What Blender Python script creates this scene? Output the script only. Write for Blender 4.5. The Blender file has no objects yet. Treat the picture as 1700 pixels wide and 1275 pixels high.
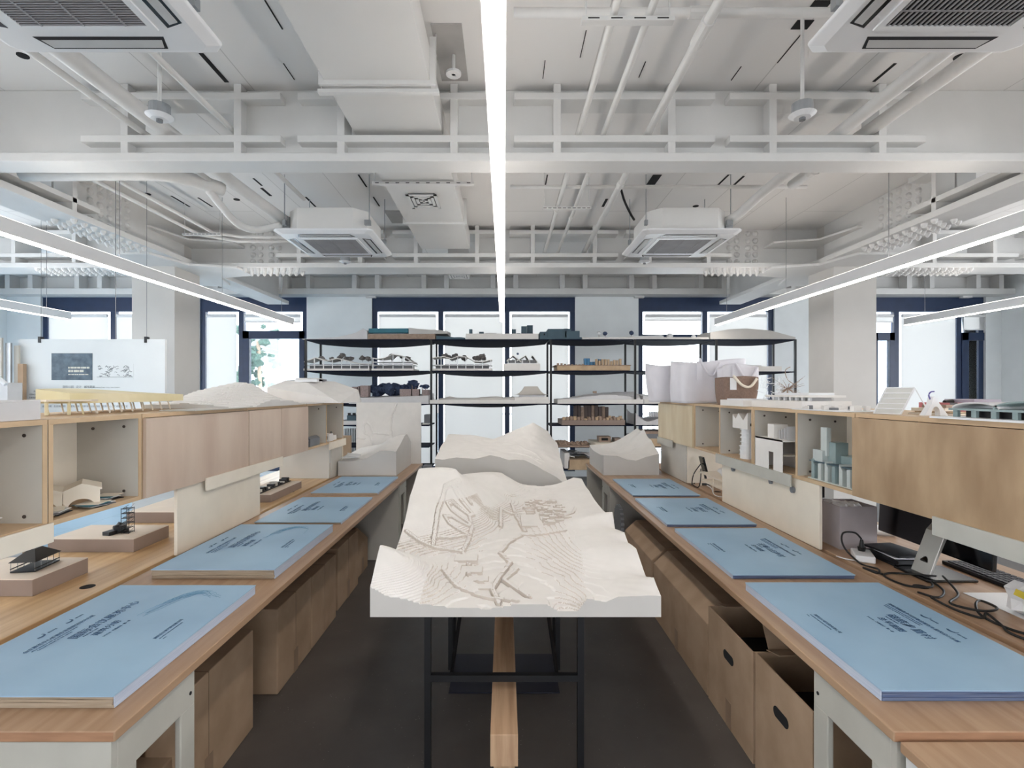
import bpy, math, random
import numpy as np
from mathutils import Vector, Matrix, Euler
random.seed(7)
scene = bpy.context.scene
COL = scene.collection

# ---------------------------------------------------------------- camera, light, exposure
F = 860.0; U0 = 837.0; V0 = 651.0; ZC = 1.63
cam_d = bpy.data.cameras.new('camera'); cam = bpy.data.objects.new('camera', cam_d); COL.objects.link(cam)
cam_d.sensor_width = 36.0; cam_d.lens = F/1700*36.0; cam_d.clip_start = .02; cam_d.clip_end = 200
cam_d.shift_x = (850-U0)/1700; cam_d.shift_y = (V0-637.5)/1700
cam.location = (0, 0, ZC); cam.rotation_euler = (math.pi/2, 0, 0)
scene.camera = cam
vs = scene.view_settings
vs.view_transform = 'Standard'; vs.look = 'None'; vs.gamma = 1.0; vs.exposure = 0.0; vs.use_curve_mapping = False
WORLD = 8.0; LAMP = 21.5; UP = 12.0
w = bpy.data.worlds.new('overcast_sky'); scene.world = w; w.use_nodes = True
wn = w.node_tree.nodes; wl = w.node_tree.links
bg = wn['Background']; bg.inputs['Strength'].default_value = WORLD
tc = wn.new('ShaderNodeTexCoord'); sx = wn.new('ShaderNodeSeparateXYZ'); cr = wn.new('ShaderNodeValToRGB')
wl.new(tc.outputs['Generated'], sx.inputs[0]); wl.new(sx.outputs['Z'], cr.inputs[0]); wl.new(cr.outputs[0], bg.inputs['Color'])
cr.color_ramp.elements[0].position = 0.0; cr.color_ramp.elements[0].color = (.72, .74, .76, 1)
cr.color_ramp.elements[1].position = 0.08; cr.color_ramp.elements[1].color = (.90, .94, 1, 1)

def X(u, Y): return (u-U0)/F*Y
def Z(v, Y): return ZC-(v-V0)/F*Y

# ---------------------------------------------------------------- materials
def lin(c):
    return tuple(((x/255)/12.92 if x/255 <= .04045 else ((x/255+.055)/1.055)**2.4) for x in c)+(1,)
MATS = {}
def mat(name, rgb, rough=.6, metal=0, var=.06, scale=6, stretch=(1, 1, 1), bump=0, rgb2=None, spec=.5, grain=False):
    if name in MATS: return MATS[name]
    m = bpy.data.materials.new(name); m.use_nodes = True; MATS[name] = m
    n = m.node_tree.nodes; l = m.node_tree.links; b = n['Principled BSDF']
    b.inputs['Roughness'].default_value = rough; b.inputs['Metallic'].default_value = metal
    b.inputs['Specular IOR Level'].default_value = spec
    t = n.new('ShaderNodeTexCoord'); mp = n.new('ShaderNodeMapping'); mp.inputs['Scale'].default_value = stretch
    l.new(t.outputs['Object'], mp.inputs[0])
    ns = n.new('ShaderNodeTexNoise'); ns.inputs['Scale'].default_value = scale; ns.inputs['Detail'].default_value = 6
    l.new(mp.outputs[0], ns.inputs['Vector'])
    r = n.new('ShaderNodeValToRGB'); l.new(ns.outputs['Fac'], r.inputs[0])
    c = lin(rgb)
    c2 = lin(rgb2) if rgb2 else tuple(min(1, x*(1+var)) for x in c[:3])+(1,)
    c1 = c if rgb2 else tuple(x*(1-var) for x in c[:3])+(1,)
    r.color_ramp.elements[0].position = .35; r.color_ramp.elements[0].color = c1
    r.color_ramp.elements[1].position = .65; r.color_ramp.elements[1].color = c2
    l.new(r.outputs[0], b.inputs['Base Color'])
    if bump:
        bp = n.new('ShaderNodeBump'); bp.inputs['Strength'].default_value = bump; bp.inputs['Distance'].default_value = .01
        l.new(ns.outputs['Fac'], bp.inputs['Height']); l.new(bp.outputs[0], b.inputs['Normal'])
    return m
PAINT = mat('white_wall_paint', (236, 241, 243), .75, var=.03, scale=2)
STEEL = mat('white_painted_steel', (222, 222, 221), .5, var=.025, scale=3)
PIPE = mat('white_pipe_paint', (226, 225, 223), .45, var=.03)
PLAS = mat('white_plastic', (232, 233, 235), .35, var=.015)
PLASTER = mat('white_model_board', (230, 227, 223), .85, var=.02, scale=12)
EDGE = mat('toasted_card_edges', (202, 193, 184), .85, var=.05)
COLP = mat('column_paint', (208, 205, 201), .75, var=.03, scale=2)
CUT = mat('shaded_grey_cut_board', (203, 200, 196), .85, var=.02)  # greyer raw side; side-face shading is partly put into this colour
PLASTER2 = mat('greyish_model_board', (212, 211, 212), .85, var=.03, scale=12)
CREAM = mat('cream_board', (232, 222, 206), .8, var=.03)
FRAME = mat('navy_window_frame', (34, 52, 84), .4, var=.1)
BLACK = mat('black_steel', (13, 14, 19), .45, var=.15)
NAVY = mat('navy_shelf_sheet', (14, 21, 42), .85, var=.12, spec=.12)
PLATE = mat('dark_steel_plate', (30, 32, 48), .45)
LEGP = mat('grey_white_leg_paint', (188, 186, 177), .55, var=.05)
DARK = mat('dark_gap', (25, 25, 28), .9)
WOOD = mat('beech_desktop', (166, 134, 106), .36, scale=5, stretch=(6, .35, 1), rgb2=(184, 154, 126))
WOODE = mat('beech_edge', (160, 120, 92), .5, scale=8, stretch=(1, .4, 8), rgb2=(176, 134, 104))

PLYL = mat('pale_plywood_face', (190, 166, 148), .36, scale=2.2, stretch=(1, 2, .5), rgb2=(208, 188, 170))
PLY = PLYL
PLYE = mat('plywood_edge', (204, 176, 142), .55, scale=8, stretch=(1, 1, 1))
GREYB = mat('grey_laminate', (200, 196, 188), .6, var=.04, scale=3)
CARD = mat('cardboard', (168, 142, 116), .8, scale=5, rgb2=(184, 158, 132))
CARDD = mat('cardboard_tape', (150, 126, 104), .5, var=.06)
BLUE = mat('blue_cover_paper', (148, 182, 210), .42, scale=2.2, rgb2=(160, 194, 220))
KRAFT = mat('kraft_page_edges', (150, 132, 112), .85, scale=30, stretch=(.3, .3, 40), rgb2=(184, 168, 148))
PAGES = mat('lilac_page_edges', (170, 184, 208), .8, scale=30, stretch=(.3, .3, 40), rgb2=(196, 206, 222))
INK = mat('dark_blue_ink', (44, 84, 124), .6)
INKL = mat('faded_blue_ink', (104, 152, 184), .6)
BPAGE = mat('deep_blue_page_edges', (62, 84, 126), .7, scale=30, stretch=(.3, .3, 40), rgb2=(112, 122, 146))
TEAL = mat('teal_foam', (62, 122, 138), .7)
SLATE = mat('slate_green_board', (78, 100, 112), .7)
SAGE = mat('sage_acrylic', (128, 148, 150), .35, rgb2=(158, 176, 176))
BROWN = mat('taupe_board', (148, 130, 120), .75, var=.05)
PALEB = mat('pale_block_top', (226, 214, 200), .7, var=.03)
FELT = mat('brown_felt', (136, 114, 102), .95, var=.1, scale=60)
FABRIC = mat('white_nonwoven_fabric', (226, 224, 230), .9, var=.03, scale=5, bump=.6)
GREYM = mat('mid_grey', (120, 122, 126), .6)
GALV = mat('galvanised_metal', (168, 172, 176), .35, metal=.7, var=.1)
SILVER = mat('brushed_aluminium', (196, 196, 192), .35, metal=.8, var=.05)
GLOSSB = mat('glossy_black', (6, 6, 9), .15)
RUBBER = mat('black_cable_rubber', (14, 14, 15), .5)
YELLOW = mat('pale_yellow_board', (226, 212, 166), .75, var=.05, scale=4, rgb2=(236, 226, 192))
PINK = mat('pink_board', (198, 120, 124), .75)
BRICKM = mat('brick_taupe', (152, 136, 134), .8, scale=60, var=.15)
TREED = mat('dark_blue_foam_tree', (62, 76, 104), .9, var=.3, scale=60)
TREEG = mat('grey_foam_tree', (128, 124, 122), .9, var=.3, scale=60)
CITYB = mat('blue_resin', (62, 126, 170), .4)
WOODL = mat('light_wood_block', (206, 180, 148), .7, scale=10, rgb2=(186, 160, 130))
TAN = mat('tan_block', (160, 138, 122), .75, var=.12, scale=30)
TIMBER = mat('sawn_timber', (176, 142, 112), .55, scale=4, stretch=(9, .5, 1), rgb2=(204, 170, 138))
DUCTM = mat('white_duct_paint', (224, 223, 221), .5, var=.02, scale=2)
BLEAF = mat('tree_leaves', (70, 92, 84), .9, var=.3, scale=20)
OUTW = mat('pale_facade', (206, 214, 224), .8, scale=1, stretch=(1, 1, 6), var=.06)
OUTG = mat('balcony_deck', (176, 182, 186), .8)

def emis(name, rgb, s):
    m = bpy.data.materials.new(name); m.use_nodes = True; n = m.node_tree.nodes; b = n['Principled BSDF']
    b.inputs['Base Color'].default_value = lin(rgb); b.inputs['Emission Color'].default_value = lin(rgb)
    b.inputs['Emission Strength'].default_value = s; MATS[name] = m; return m
LIGHT = emis('lamp_diffuser', (255, 247, 238), LAMP)
LIGHTUP = emis('lamp_top_diffuser', (255, 247, 238), UP)

def glassmat():
    m = bpy.data.materials.new('window_glass'); m.use_nodes = True; n = m.node_tree.nodes; l = m.node_tree.links
    n.remove(n['Principled BSDF'])
    tr = n.new('ShaderNodeBsdfTransparent'); tr.inputs[0].default_value = (.95, .97, .97, 1)
    gl = n.new('ShaderNodeBsdfGlossy'); gl.inputs['Roughness'].default_value = .02
    fr = n.new('ShaderNodeFresnel'); mx = n.new('ShaderNodeMixShader')
    l.new(fr.outputs[0], mx.inputs[0]); l.new(tr.outputs[0], mx.inputs[1]); l.new(gl.outputs[0], mx.inputs[2])
    l.new(mx.outputs[0], n['Material Output'].inputs[0]); return m
GLASS = glassmat()
def blindmat():
    m = bpy.data.materials.new('roller_blind_cloth'); m.use_nodes = True; n = m.node_tree.nodes; l = m.node_tree.links
    n.remove(n['Principled BSDF'])
    d = n.new('ShaderNodeBsdfDiffuse'); d.inputs[0].default_value = lin((236, 240, 242))
    t = n.new('ShaderNodeBsdfTranslucent'); t.inputs[0].default_value = lin((244, 240, 236))
    p = n.new('ShaderNodeBsdfTransparent'); mx = n.new('ShaderNodeMixShader'); mx.inputs[0].default_value = .46
    m2 = n.new('ShaderNodeMixShader'); m2.inputs[0].default_value = .05
    w_ = n.new('ShaderNodeTexWave'); w_.inputs['Scale'].default_value = 60; w_.inputs['Distortion'].default_value = 1
    tcx = n.new('ShaderNodeTexCoord'); l.new(tcx.outputs['Object'], w_.inputs['Vector'])
    bp = n.new('ShaderNodeBump'); bp.inputs['Strength'].default_value = .05; l.new(w_.outputs['Fac'], bp.inputs['Height'])
    l.new(bp.outputs[0], d.inputs['Normal'])
    l.new(d.outputs[0], mx.inputs[1]); l.new(t.outputs[0], mx.inputs[2])
    l.new(mx.outputs[0], m2.inputs[1]); l.new(p.outputs[0], m2.inputs[2]); l.new(m2.outputs[0], n['Material Output'].inputs[0]); return m
BLIND = blindmat()
def floormat():
    m = bpy.data.materials.new('dark_speckled_floor'); m.use_nodes = True; n = m.node_tree.nodes; l = m.node_tree.links; b = n['Principled BSDF']
    b.inputs['Roughness'].default_value = .42
    t = n.new('ShaderNodeTexCoord'); ns = n.new('ShaderNodeTexNoise'); ns.inputs['Scale'].default_value = 3; ns.inputs['Detail'].default_value = 8
    r = n.new('ShaderNodeValToRGB'); r.color_ramp.elements[0].position = .3; r.color_ramp.elements[0].color = lin((76, 71, 69)); r.color_ramp.elements[1].position = .7; r.color_ramp.elements[1].color = lin((92, 87, 84))
    vo = n.new('ShaderNodeTexVoronoi'); vo.inputs['Scale'].default_value = 55
    r2 = n.new('ShaderNodeValToRGB'); r2.color_ramp.elements[0].position = .05; r2.color_ramp.elements[0].color = (1, 1, 1, 1); r2.color_ramp.elements[1].position = .10; r2.color_ramp.elements[1].color = (0, 0, 0, 1)
    n2 = n.new('ShaderNodeTexNoise'); n2.inputs['Scale'].default_value = 9
    r3 = n.new('ShaderNodeValToRGB'); r3.color_ramp.elements[0].position = .55; r3.color_ramp.elements[1].position = .62
    mu = n.new('ShaderNodeMath'); mu.operation = 'MULTIPLY'
    mx = n.new('ShaderNodeMixRGB'); mx.inputs[2].default_value = lin((200, 196, 192))
    for q in (ns, vo, n2): l.new(t.outputs['Object'], q.inputs['Vector'])
    l.new(ns.outputs['Fac'], r.inputs[0]); l.new(vo.outputs['Distance'], r2.inputs[0]); l.new(n2.outputs['Fac'], r3.inputs[0])
    l.new(r2.outputs[0], mu.inputs[0]); l.new(r3.outputs[0], mu.inputs[1]); l.new(mu.outputs[0], mx.inputs[0])
    l.new(r.outputs[0], mx.inputs[1]); l.new(mx.outputs[0], b.inputs['Base Color']); return m
FLOOR = floormat()
def ceilmat(name='ceiling_plank_paint', rgb=(238, 237, 236), bw=2.4, rh=.61):
    m = bpy.data.materials.new(name); m.use_nodes = True; n = m.node_tree.nodes; l = m.node_tree.links; b = n['Principled BSDF']
    b.inputs['Roughness'].default_value = .8
    t = n.new('ShaderNodeTexCoord'); mp = n.new('ShaderNodeMapping'); mp.inputs['Rotation'].default_value = (0, 0, math.pi/2)
    br = n.new('ShaderNodeTexBrick'); br.inputs['Scale'].default_value = 1; br.inputs['Brick Width'].default_value = bw; br.inputs['Row Height'].default_value = rh
    br.inputs['Mortar Size'].default_value = .004; br.inputs['Color1'].default_value = lin(rgb); br.inputs['Color2'].default_value = lin(tuple(x-4 for x in rgb)); br.inputs['Mortar'].default_value = lin(tuple(x-34 for x in rgb))
    l.new(t.outputs['Object'], mp.inputs[0]); l.new(mp.outputs[0], br.inputs['Vector']); l.new(br.outputs['Color'], b.inputs['Base Color']); return m
CEIL = ceilmat()
BTILE = ceilmat('pale_blue_floor_tiles', (132, 168, 192), 1.2, 1.2)
BTILE.node_tree.nodes['Principled BSDF'].inputs['Roughness'].default_value = .35
FAC = ceilmat('facade_panels', (205, 214, 226), 3.0, .5)

# ---------------------------------------------------------------- mesh helpers
ORG = {}
class MB:
    def __init__(s): s.v = []; s.f = []
    def add(s, vs_, fs):
        o = len(s.v); s.v += [tuple(map(float, p)) for p in vs_]; s.f += [tuple(o+i for i in f) for f in fs]; return s
    def box(s, x0, y0, z0, x1, y1, z1):
        if x0 > x1: x0, x1 = x1, x0
        if y0 > y1: y0, y1 = y1, y0
        if z0 > z1: z0, z1 = z1, z0
        return s.add([(x0, y0, z0), (x1, y0, z0), (x1, y1, z0), (x0, y1, z0), (x0, y0, z1), (x1, y0, z1), (x1, y1, z1), (x0, y1, z1)],
                     [(0, 3, 2, 1), (4, 5, 6, 7), (0, 1, 5, 4), (1, 2, 6, 5), (2, 3, 7, 6), (3, 0, 4, 7)])
    def cb(s, c, size, rz=0, rx=0, ry=0):
        R = Euler((rx, ry, rz)).to_matrix(); h = Vector(size)/2; c = Vector(c)
        vs_ = [c+R @ Vector((sx_*h.x, sy*h.y, sz*h.z)) for sz in (-1, 1) for sx_, sy in ((-1, -1), (1, -1), (1, 1), (-1, 1))]
        return s.add(vs_, [(0, 3, 2, 1), (4, 5, 6, 7), (0, 1, 5, 4), (1, 2, 6, 5), (2, 3, 7, 6), (3, 0, 4, 7)])
    def prism(s, pts, d, base=0, axis='z'):
        n = len(pts)
        ar = sum(pts[i][0]*pts[(i+1) % n][1]-pts[(i+1) % n][0]*pts[i][1] for i in range(n))
        if ar < 0: pts = pts[::-1]
        mk = {'z': lambda a, b, c: (a, b, c), 'y': lambda a, b, c: (a, c, b), 'x': lambda a, b, c: (c, a, b)}[axis]
        vs_ = [mk(a, b, base) for a, b in pts]+[mk(a, b, base+d) for a, b in pts]
        fs = [tuple(range(n))[::-1], tuple(range(n, 2*n))]+[(i, (i+1) % n, n+(i+1) % n, n+i) for i in range(n)]
        if axis == 'y': fs = [f[::-1] for f in fs]
        return s.add(vs_, fs)
    def cyl(s, a, b, r, n=12, r2=None):
        a = Vector(a); b = Vector(b); d = (b-a).normalized(); r2 = r if r2 is None else r2
        t = Vector((0, 0, 1)) if abs(d.z) < .9 else Vector((1, 0, 0)); p = d.cross(t).normalized(); q = d.cross(p)
        vs_ = [a+(p*math.cos(2*math.pi*i/n)+q*math.sin(2*math.pi*i/n))*r for i in range(n)]+[b+(p*math.cos(2*math.pi*i/n)+q*math.sin(2*math.pi*i/n))*r2 for i in range(n)]
        return s.add(vs_, [tuple(range(n)), tuple(range(n, 2*n))[::-1]]+[(i, n+i, n+(i+1) % n, (i+1) % n) for i in range(n)])
    def tube(s, pts, r, n=8, smooth=0):
        P = [Vector(p) for p in pts]
        if smooth:
            Q = []
            for i in range(len(P)-1):
                a, b, c, d = P[max(i-1, 0)], P[i], P[i+1], P[min(i+2, len(P)-1)]
                for k in range(smooth):
                    t = k/smooth; Q.append(.5*((2*b)+(c-a)*t+(2*a-5*b+4*c-d)*t*t+(3*b-a-3*c+d)*t**3))
            P = Q+[P[-1]]
        rings = []
        for i, p in enumerate(P):
            d = (P[min(i+1, len(P)-1)]-P[max(i-1, 0)]).normalized()
            t = Vector((0, 0, 1)) if abs(d.z) < .95 else Vector((1, 0, 0)); a = d.cross(t).normalized(); b = d.cross(a)
            rings.append([p+(a*math.cos(2*math.pi*k/n)+b*math.sin(2*math.pi*k/n))*r for k in range(n)])
        vs_ = [v for rg in rings for v in rg]; m = len(rings)
        fs = [(i*n+k, (i+1)*n+k, (i+1)*n+(k+1) % n, i*n+(k+1) % n) for i in range(m-1) for k in range(n)]
        return s.add(vs_, fs+[tuple(range(n)), tuple(range((m-1)*n, m*n))[::-1]])
    def blob(s, c, r, seed=0, sc=(1, 1, 1), rough=.25):
        import bmesh
        bm = bmesh.new(); bmesh.ops.create_icosphere(bm, subdivisions=2, radius=1); rg = random.Random(seed)
        vs_ = [(c[0]+v.co.x*r*sc[0]*(k := 1+rg.uniform(-rough, rough)), c[1]+v.co.y*r*sc[1]*k, c[2]+v.co.z*r*sc[2]*k) for v in bm.verts]
        bm.verts.index_update(); fs = [tuple(v.index for v in f.verts) for f in bm.faces]; bm.free(); return s.add(vs_, fs)
    def heights(s, x0, x1, y0, y1, zb, H):
        ny, nx = H.shape; xs = np.linspace(x0, x1, nx); ys = np.linspace(y0, y1, ny)
        top = [(xs[i], ys[j], H[j, i]) for j in range(ny) for i in range(nx)]
        fs = [(j*nx+i, j*nx+i+1, (j+1)*nx+i+1, (j+1)*nx+i) for j in range(ny-1) for i in range(nx-1)]
        ring = [j for j in range(nx)]+[j*nx+nx-1 for j in range(1, ny)]+[(ny-1)*nx+i for i in range(nx-2, -1, -1)]+[j*nx for j in range(ny-2, 0, -1)]
        o = len(top); m = len(ring); bot = [(top[i][0], top[i][1], zb) for i in ring]
        s.ntop = len(fs)
        rim = [top[i] for i in ring]
        fs += [(o+k, o+m+k, o+m+(k+1) % m, o+(k+1) % m)[::-1] for k in range(m)]
        fs.append(tuple(range(o+m, o+2*m))[::-1])
        return s.add(top+rim+bot, fs)
    def build(s, name, m, parent=None, smooth=False, bevel=0, local=False, kind=None, seg=2, **tg):
        org = Vector((0, 0, 0))
        if parent is not None: org = ORG[parent.name]
        elif not local and s.v:
            a = np.array(s.v); org = Vector(((a[:, 0].min()+a[:, 0].max())/2, (a[:, 1].min()+a[:, 1].max())/2, a[:, 2].min()))
        me = bpy.data.meshes.new(name); me.from_pydata([(p[0]-org.x, p[1]-org.y, p[2]-org.z) for p in s.v], [], s.f)
        me.validate(); me.update(); o = bpy.data.objects.new(name, me); COL.objects.link(o); me.materials.append(m)
        ORG[o.name] = org
        if parent is not None: o.parent = parent
        else: o.location = org
        if smooth: me.polygons.foreach_set('use_smooth', [True]*len(me.polygons)); me.update()
        if bevel:
            b = o.modifiers.new('bevel', 'BEVEL'); b.width = bevel; b.segments = seg; b.limit_method = 'ANGLE'
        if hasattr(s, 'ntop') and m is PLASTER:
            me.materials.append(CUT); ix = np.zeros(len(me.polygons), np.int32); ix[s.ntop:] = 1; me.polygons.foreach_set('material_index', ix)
        if kind: o['kind'] = kind
        tag(o, **tg); return o
def tag(o, label=None, cat=None, group=None):
    if label: o['label'] = label
    if cat: o['category'] = cat
    if group: o['group'] = group
    return o
def thing(name, label, cat, loc=(0, 0, 0), rz=0, group=None, local=False):
    o = bpy.data.objects.new(name, None); COL.objects.link(o); o.location = loc; o.rotation_euler = (0, 0, rz); o.empty_display_size = .1
    ORG[o.name] = Vector((0, 0, 0)) if (local or rz) else Vector(loc); return tag(o, label, cat, group)
def copy_tree(o, parent=None):
    c = o.copy(); COL.objects.link(c); ORG[c.name] = ORG[o.name]
    if parent is not None: c.parent = parent
    for ch in [k for k in bpy.data.objects if k.parent == o]: copy_tree(ch, c)
    return c
def struct(mb, name, m, **k): return mb.build(name, m, kind='structure', **k)
def rbf(pts, x0, x1, y0, y1, nx, ny):
    P = np.array(pts, float); d = lambda A, B: np.hypot(A[:, None, 0]-B[None, :, 0], A[:, None, 1]-B[None, :, 1])
    K = d(P, P)+1e-4*np.eye(len(P)); n = len(P); A = np.zeros((n+3, n+3)); A[:n, :n] = K; A[:n, n] = 1; A[:n, n+1:] = P[:, :2]; A[n, :n] = 1; A[n+1:, :n] = P[:, :2].T
    wv = np.linalg.solve(A, np.concatenate([P[:, 2], np.zeros(3)]))
    gx, gy = np.meshgrid(np.linspace(x0, x1, nx), np.linspace(y0, y1, ny)); Q = np.c_[gx.ravel(), gy.ravel()]
    out = np.empty(len(Q))
    for i in range(0, len(Q), 20000):
        q = Q[i:i+20000]; out[i:i+20000] = d(q, P) @ wv[:n]+wv[n]+q @ wv[n+1:]
    return gx, gy, out.reshape(ny, nx)
def fbm(gx, gy, seed, sc, oct_=4):
    rg = np.random.RandomState(seed); out = np.zeros_like(gx); a = 1
    for o in range(oct_):
        for k in range(4):
            an = rg.uniform(0, 6.28); ph = rg.uniform(0, 6.28); f = sc*2**o*rg.uniform(.7, 1.3)
            out += a*np.sin((gx*math.cos(an)+gy*math.sin(an))*f+ph)/4
        a *= .5
    return out
def polydist(gx, gy, pts):
    D = np.full(gx.shape, 9.)
    for (ax, ay), (bx, by) in zip(pts[:-1], pts[1:]):
        dx, dy = bx-ax, by-ay; t = np.clip(((gx-ax)*dx+(gy-ay)*dy)/(dx*dx+dy*dy+1e-12), 0, 1)
        D = np.minimum(D, np.hypot(gx-ax-t*dx, gy-ay-t*dy))
    return D
def text_mesh(name, txt, size, m, parent, M, sub=None, align='LEFT'):
    cu = bpy.data.curves.new('txt', 'FONT'); cu.body = txt; cu.size = size; cu.align_x = align; cu.resolution_u = 1; cu.extrude = .0002
    t = bpy.data.objects.new('txt', cu); COL.objects.link(t); dg = bpy.context.evaluated_depsgraph_get(); dg.update()
    me = bpy.data.meshes.new_from_object(t.evaluated_get(dg)); bpy.data.objects.remove(t); bpy.data.curves.remove(cu)
    me.transform(Matrix.Translation(-ORG.get(parent.name, Vector())) @ M); me.materials.clear(); me.materials.append(m)
    o = bpy.data.objects.new(name, me); COL.objects.link(o); o.parent = parent; ORG[o.name] = ORG.get(parent.name, Vector()); return o
# ---------------------------------------------------------------- the setting
XL, XR, YB, YF, ZT = -9.6, 9.6, -4.6, 10.0, 3.84
struct(MB().box(XL-.2, YB-.2, -.1, XR+.2, YF+.25, 0), 'floor', FLOOR)
struct(MB().box(XL, 1.0, .0, -2.95, YF, .02), 'floor', BTILE)
struct(MB().box(XL-.2, YB-.2, ZT, XR+.2, YF+.25, ZT+.15), 'ceiling', CEIL)
def wall_with_holes(x0, x1, y0, y1, z0, z1, holes, along='x'):
    m = MB(); cuts = sorted(holes); prev = x0 if along == 'x' else y0; end = x1 if along == 'x' else y1
    def B(a, b, za, zb):
        if b-a < 1e-4 or zb-za < 1e-4: return
        m.box(a, y0, za, b, y1, zb) if along == 'x' else m.box(x0, a, za, x1, b, zb)
    for a, b, za, zb in cuts:
        B(prev, a, z0, z1); B(a, b, z0, za); B(a, b, zb, z1); prev = b
    B(prev, end, z0, z1); return m
ZH = 3.47
def WX(u): return X(u, YF)
wins = [(-8.95, -5.9), (WX(330), WX(509)), (WX(617), WX(955)), (WX(1060), WX(1286)), (WX(1440), 9.3)]
struct(wall_with_holes(XL, XR, YF, YF+.22, 0, ZT, [(a, b, .1, ZH) for a, b in wins]), 'wall_front', PAINT)
side = [(-3.6, -.6, .9, 3.1), (.6, 3.6, .9, 3.1), (4.8, 7.8, .9, 3.1)]
struct(wall_with_holes(XL-.2, XL, YB, YF, 0, ZT, side, 'y'), 'wall_left', PAINT)
struct(wall_with_holes(XR, XR+.2, YB, YF, 0, ZT, side, 'y'), 'wall_right', PAINT)
struct(wall_with_holes(XL, XR, YB-.2, YB, 0, ZT, [(-8.0, -6.0, .9, 2.6), (-1.5, 1.5, .9, 2.4), (6.0, 8.0, .9, 2.6)]), 'wall_back', PAINT)

def window(n, x0, x1, mull, blinds, doors=(), zt=ZH, head=.275):
    """frame (top panel, stiles), panes, roller blinds"""
    y = YF+.05; root = MB()
    root.box(x0, y, zt-head, x1, y+.1, zt); root.box(x0, y, .1, x1, y+.1, .2)
    for mx in mull: root.box(mx-.048, y, .2, mx+.048, y+.1, zt-head)
    fr = root.build('window_%d' % n, FRAME, kind='structure', bevel=.004)
    edges = sorted(mull)
    for a, b in zip(edges[:-1], edges[1:]):
        a += .048; b -= .048
        MB().box(a, y+.045, .2, b, y+.052, zt-head).build('pane', GLASS, fr)
    for (a, b, zb) in blinds:
        bl = thing('roller_blind', None, None) if False else None
        r = MB().cyl((a+.04, y-.02, zt-head-.085), (b-.04, y-.02, zt-head-.085), .03, 12).build('blind_roller', PLAS, fr)
        MB().box(a+.035, y-.012, zb, b-.035, y-.010, zt-head-.1).build('blind_cloth', BLIND, r)
        MB().box(a+.035, y-.02, zb-.02, b-.035, y-.002, zb).build('bottom_bar', PLAS, r)
    return fr
e = .048
A0, A1 = wins[2]; mA = [A0+e, WX(731), WX(842), A1-e]
window(1, A0, A1, mA, [(mA[i]+e, mA[i+1]-e, .25) for i in range(3)])
B0, B1 = wins[3]; mB = [B0+e, WX(1172), B1-e]
window(2, B0, B1, mB, [(mB[0]+e, mB[1]-e, 3.03), (mB[1]+e, mB[2]-e, .25)])
MBt = MB().box(B0+.05, YF+.06, 2.60, WX(1172), YF+.14, 2.75); 
wB = MBt.build('trim_1', FRAME, kind='structure')
L0, L1 = wins[1]; mL = [L0+e, WX(398), L1-e]
window(3, L0, L1, mL, [(mL[0]+e, mL[1]-e, .25), (mL[1]+e, mL[2]-e, 3.0)])
LL0, LL1 = wins[0]; mLL = [LL0+e, WX(184), LL1-e]
window(4, LL0, LL1, mLL, [(mLL[0]+e, mLL[1]-e, .25), (mLL[1]+e, mLL[2]-e, .25)])
R0, R1 = wins[4]; mR = [R0+e, WX(1492), WX(1596), WX(1690), R1-e]
window(5, R0, R1, mR, [(mR[1]+e, mR[2]-e, .25), (mR[2]+e, mR[3]-e, 2.85), (mR[0]+e, mR[1]-e, 3.0)])
def door(n, x0, x1, zt, handle_left=True):
    y = YF+.03; m = MB(); t = .1
    m.box(x0, y, .12, x0+t*1.3, y+.09, zt); m.box(x1-t, y, .12, x1, y+.09, zt); m.box(x0, y, zt-.15, x1, y+.09, zt); m.box(x0, y, .12, x1, y+.09, .32)
    d = m.build('door_%d' % n, FRAME, kind='structure', bevel=.004)
    MB().box(x0+t, y+.04, .3, x1-t, y+.047, zt-.1).build('pane', GLASS, d)
    hx = x0+.06 if handle_left else x1-.06
    MB().tube([(hx, y-.001, 1.05), (hx, y-.06, 1.07), (hx, y-.06, 1.33), (hx, y-.001, 1.35)], .012, 8).build('door_handle', SILVER, d)
door(1, WX(401), L1-.06, Z(549, YF)); door(2, WX(1600), WX(1686), Z(552, YF)); door(3, R0+.1, WX(1488), Z(552, YF), False)
# thin white conduit and blind brackets over the windows
m = MB().box(XL, YF-.05, 3.475, XR, YF, 3.50)
for u in (383, 617, 1060, 1600): m.box(WX(u)-.09, YF-.09, 3.44, WX(u)+.09, YF, 3.49)
struct(m, 'trim_2', STEEL)
# wall beam above the windows with paired stiffeners
m = MB().box(XL, 9.72, 3.47, XR, YF-.001, 3.58).box(XL, 9.95, 3.58, XR, YF-.001, ZT)
base = WX(706)
xs = []
x_ = X(706, 9.75)-1.31*6
while x_ < 9.3: xs += [x_, x_+.43]; x_ += 1.305
for x in xs:
    if XL < x < XR: m.box(x-.045, 9.74, 3.58, x+.045, 9.95, ZT)
struct(m, 'trim_3', STEEL, bevel=.004)

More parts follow.
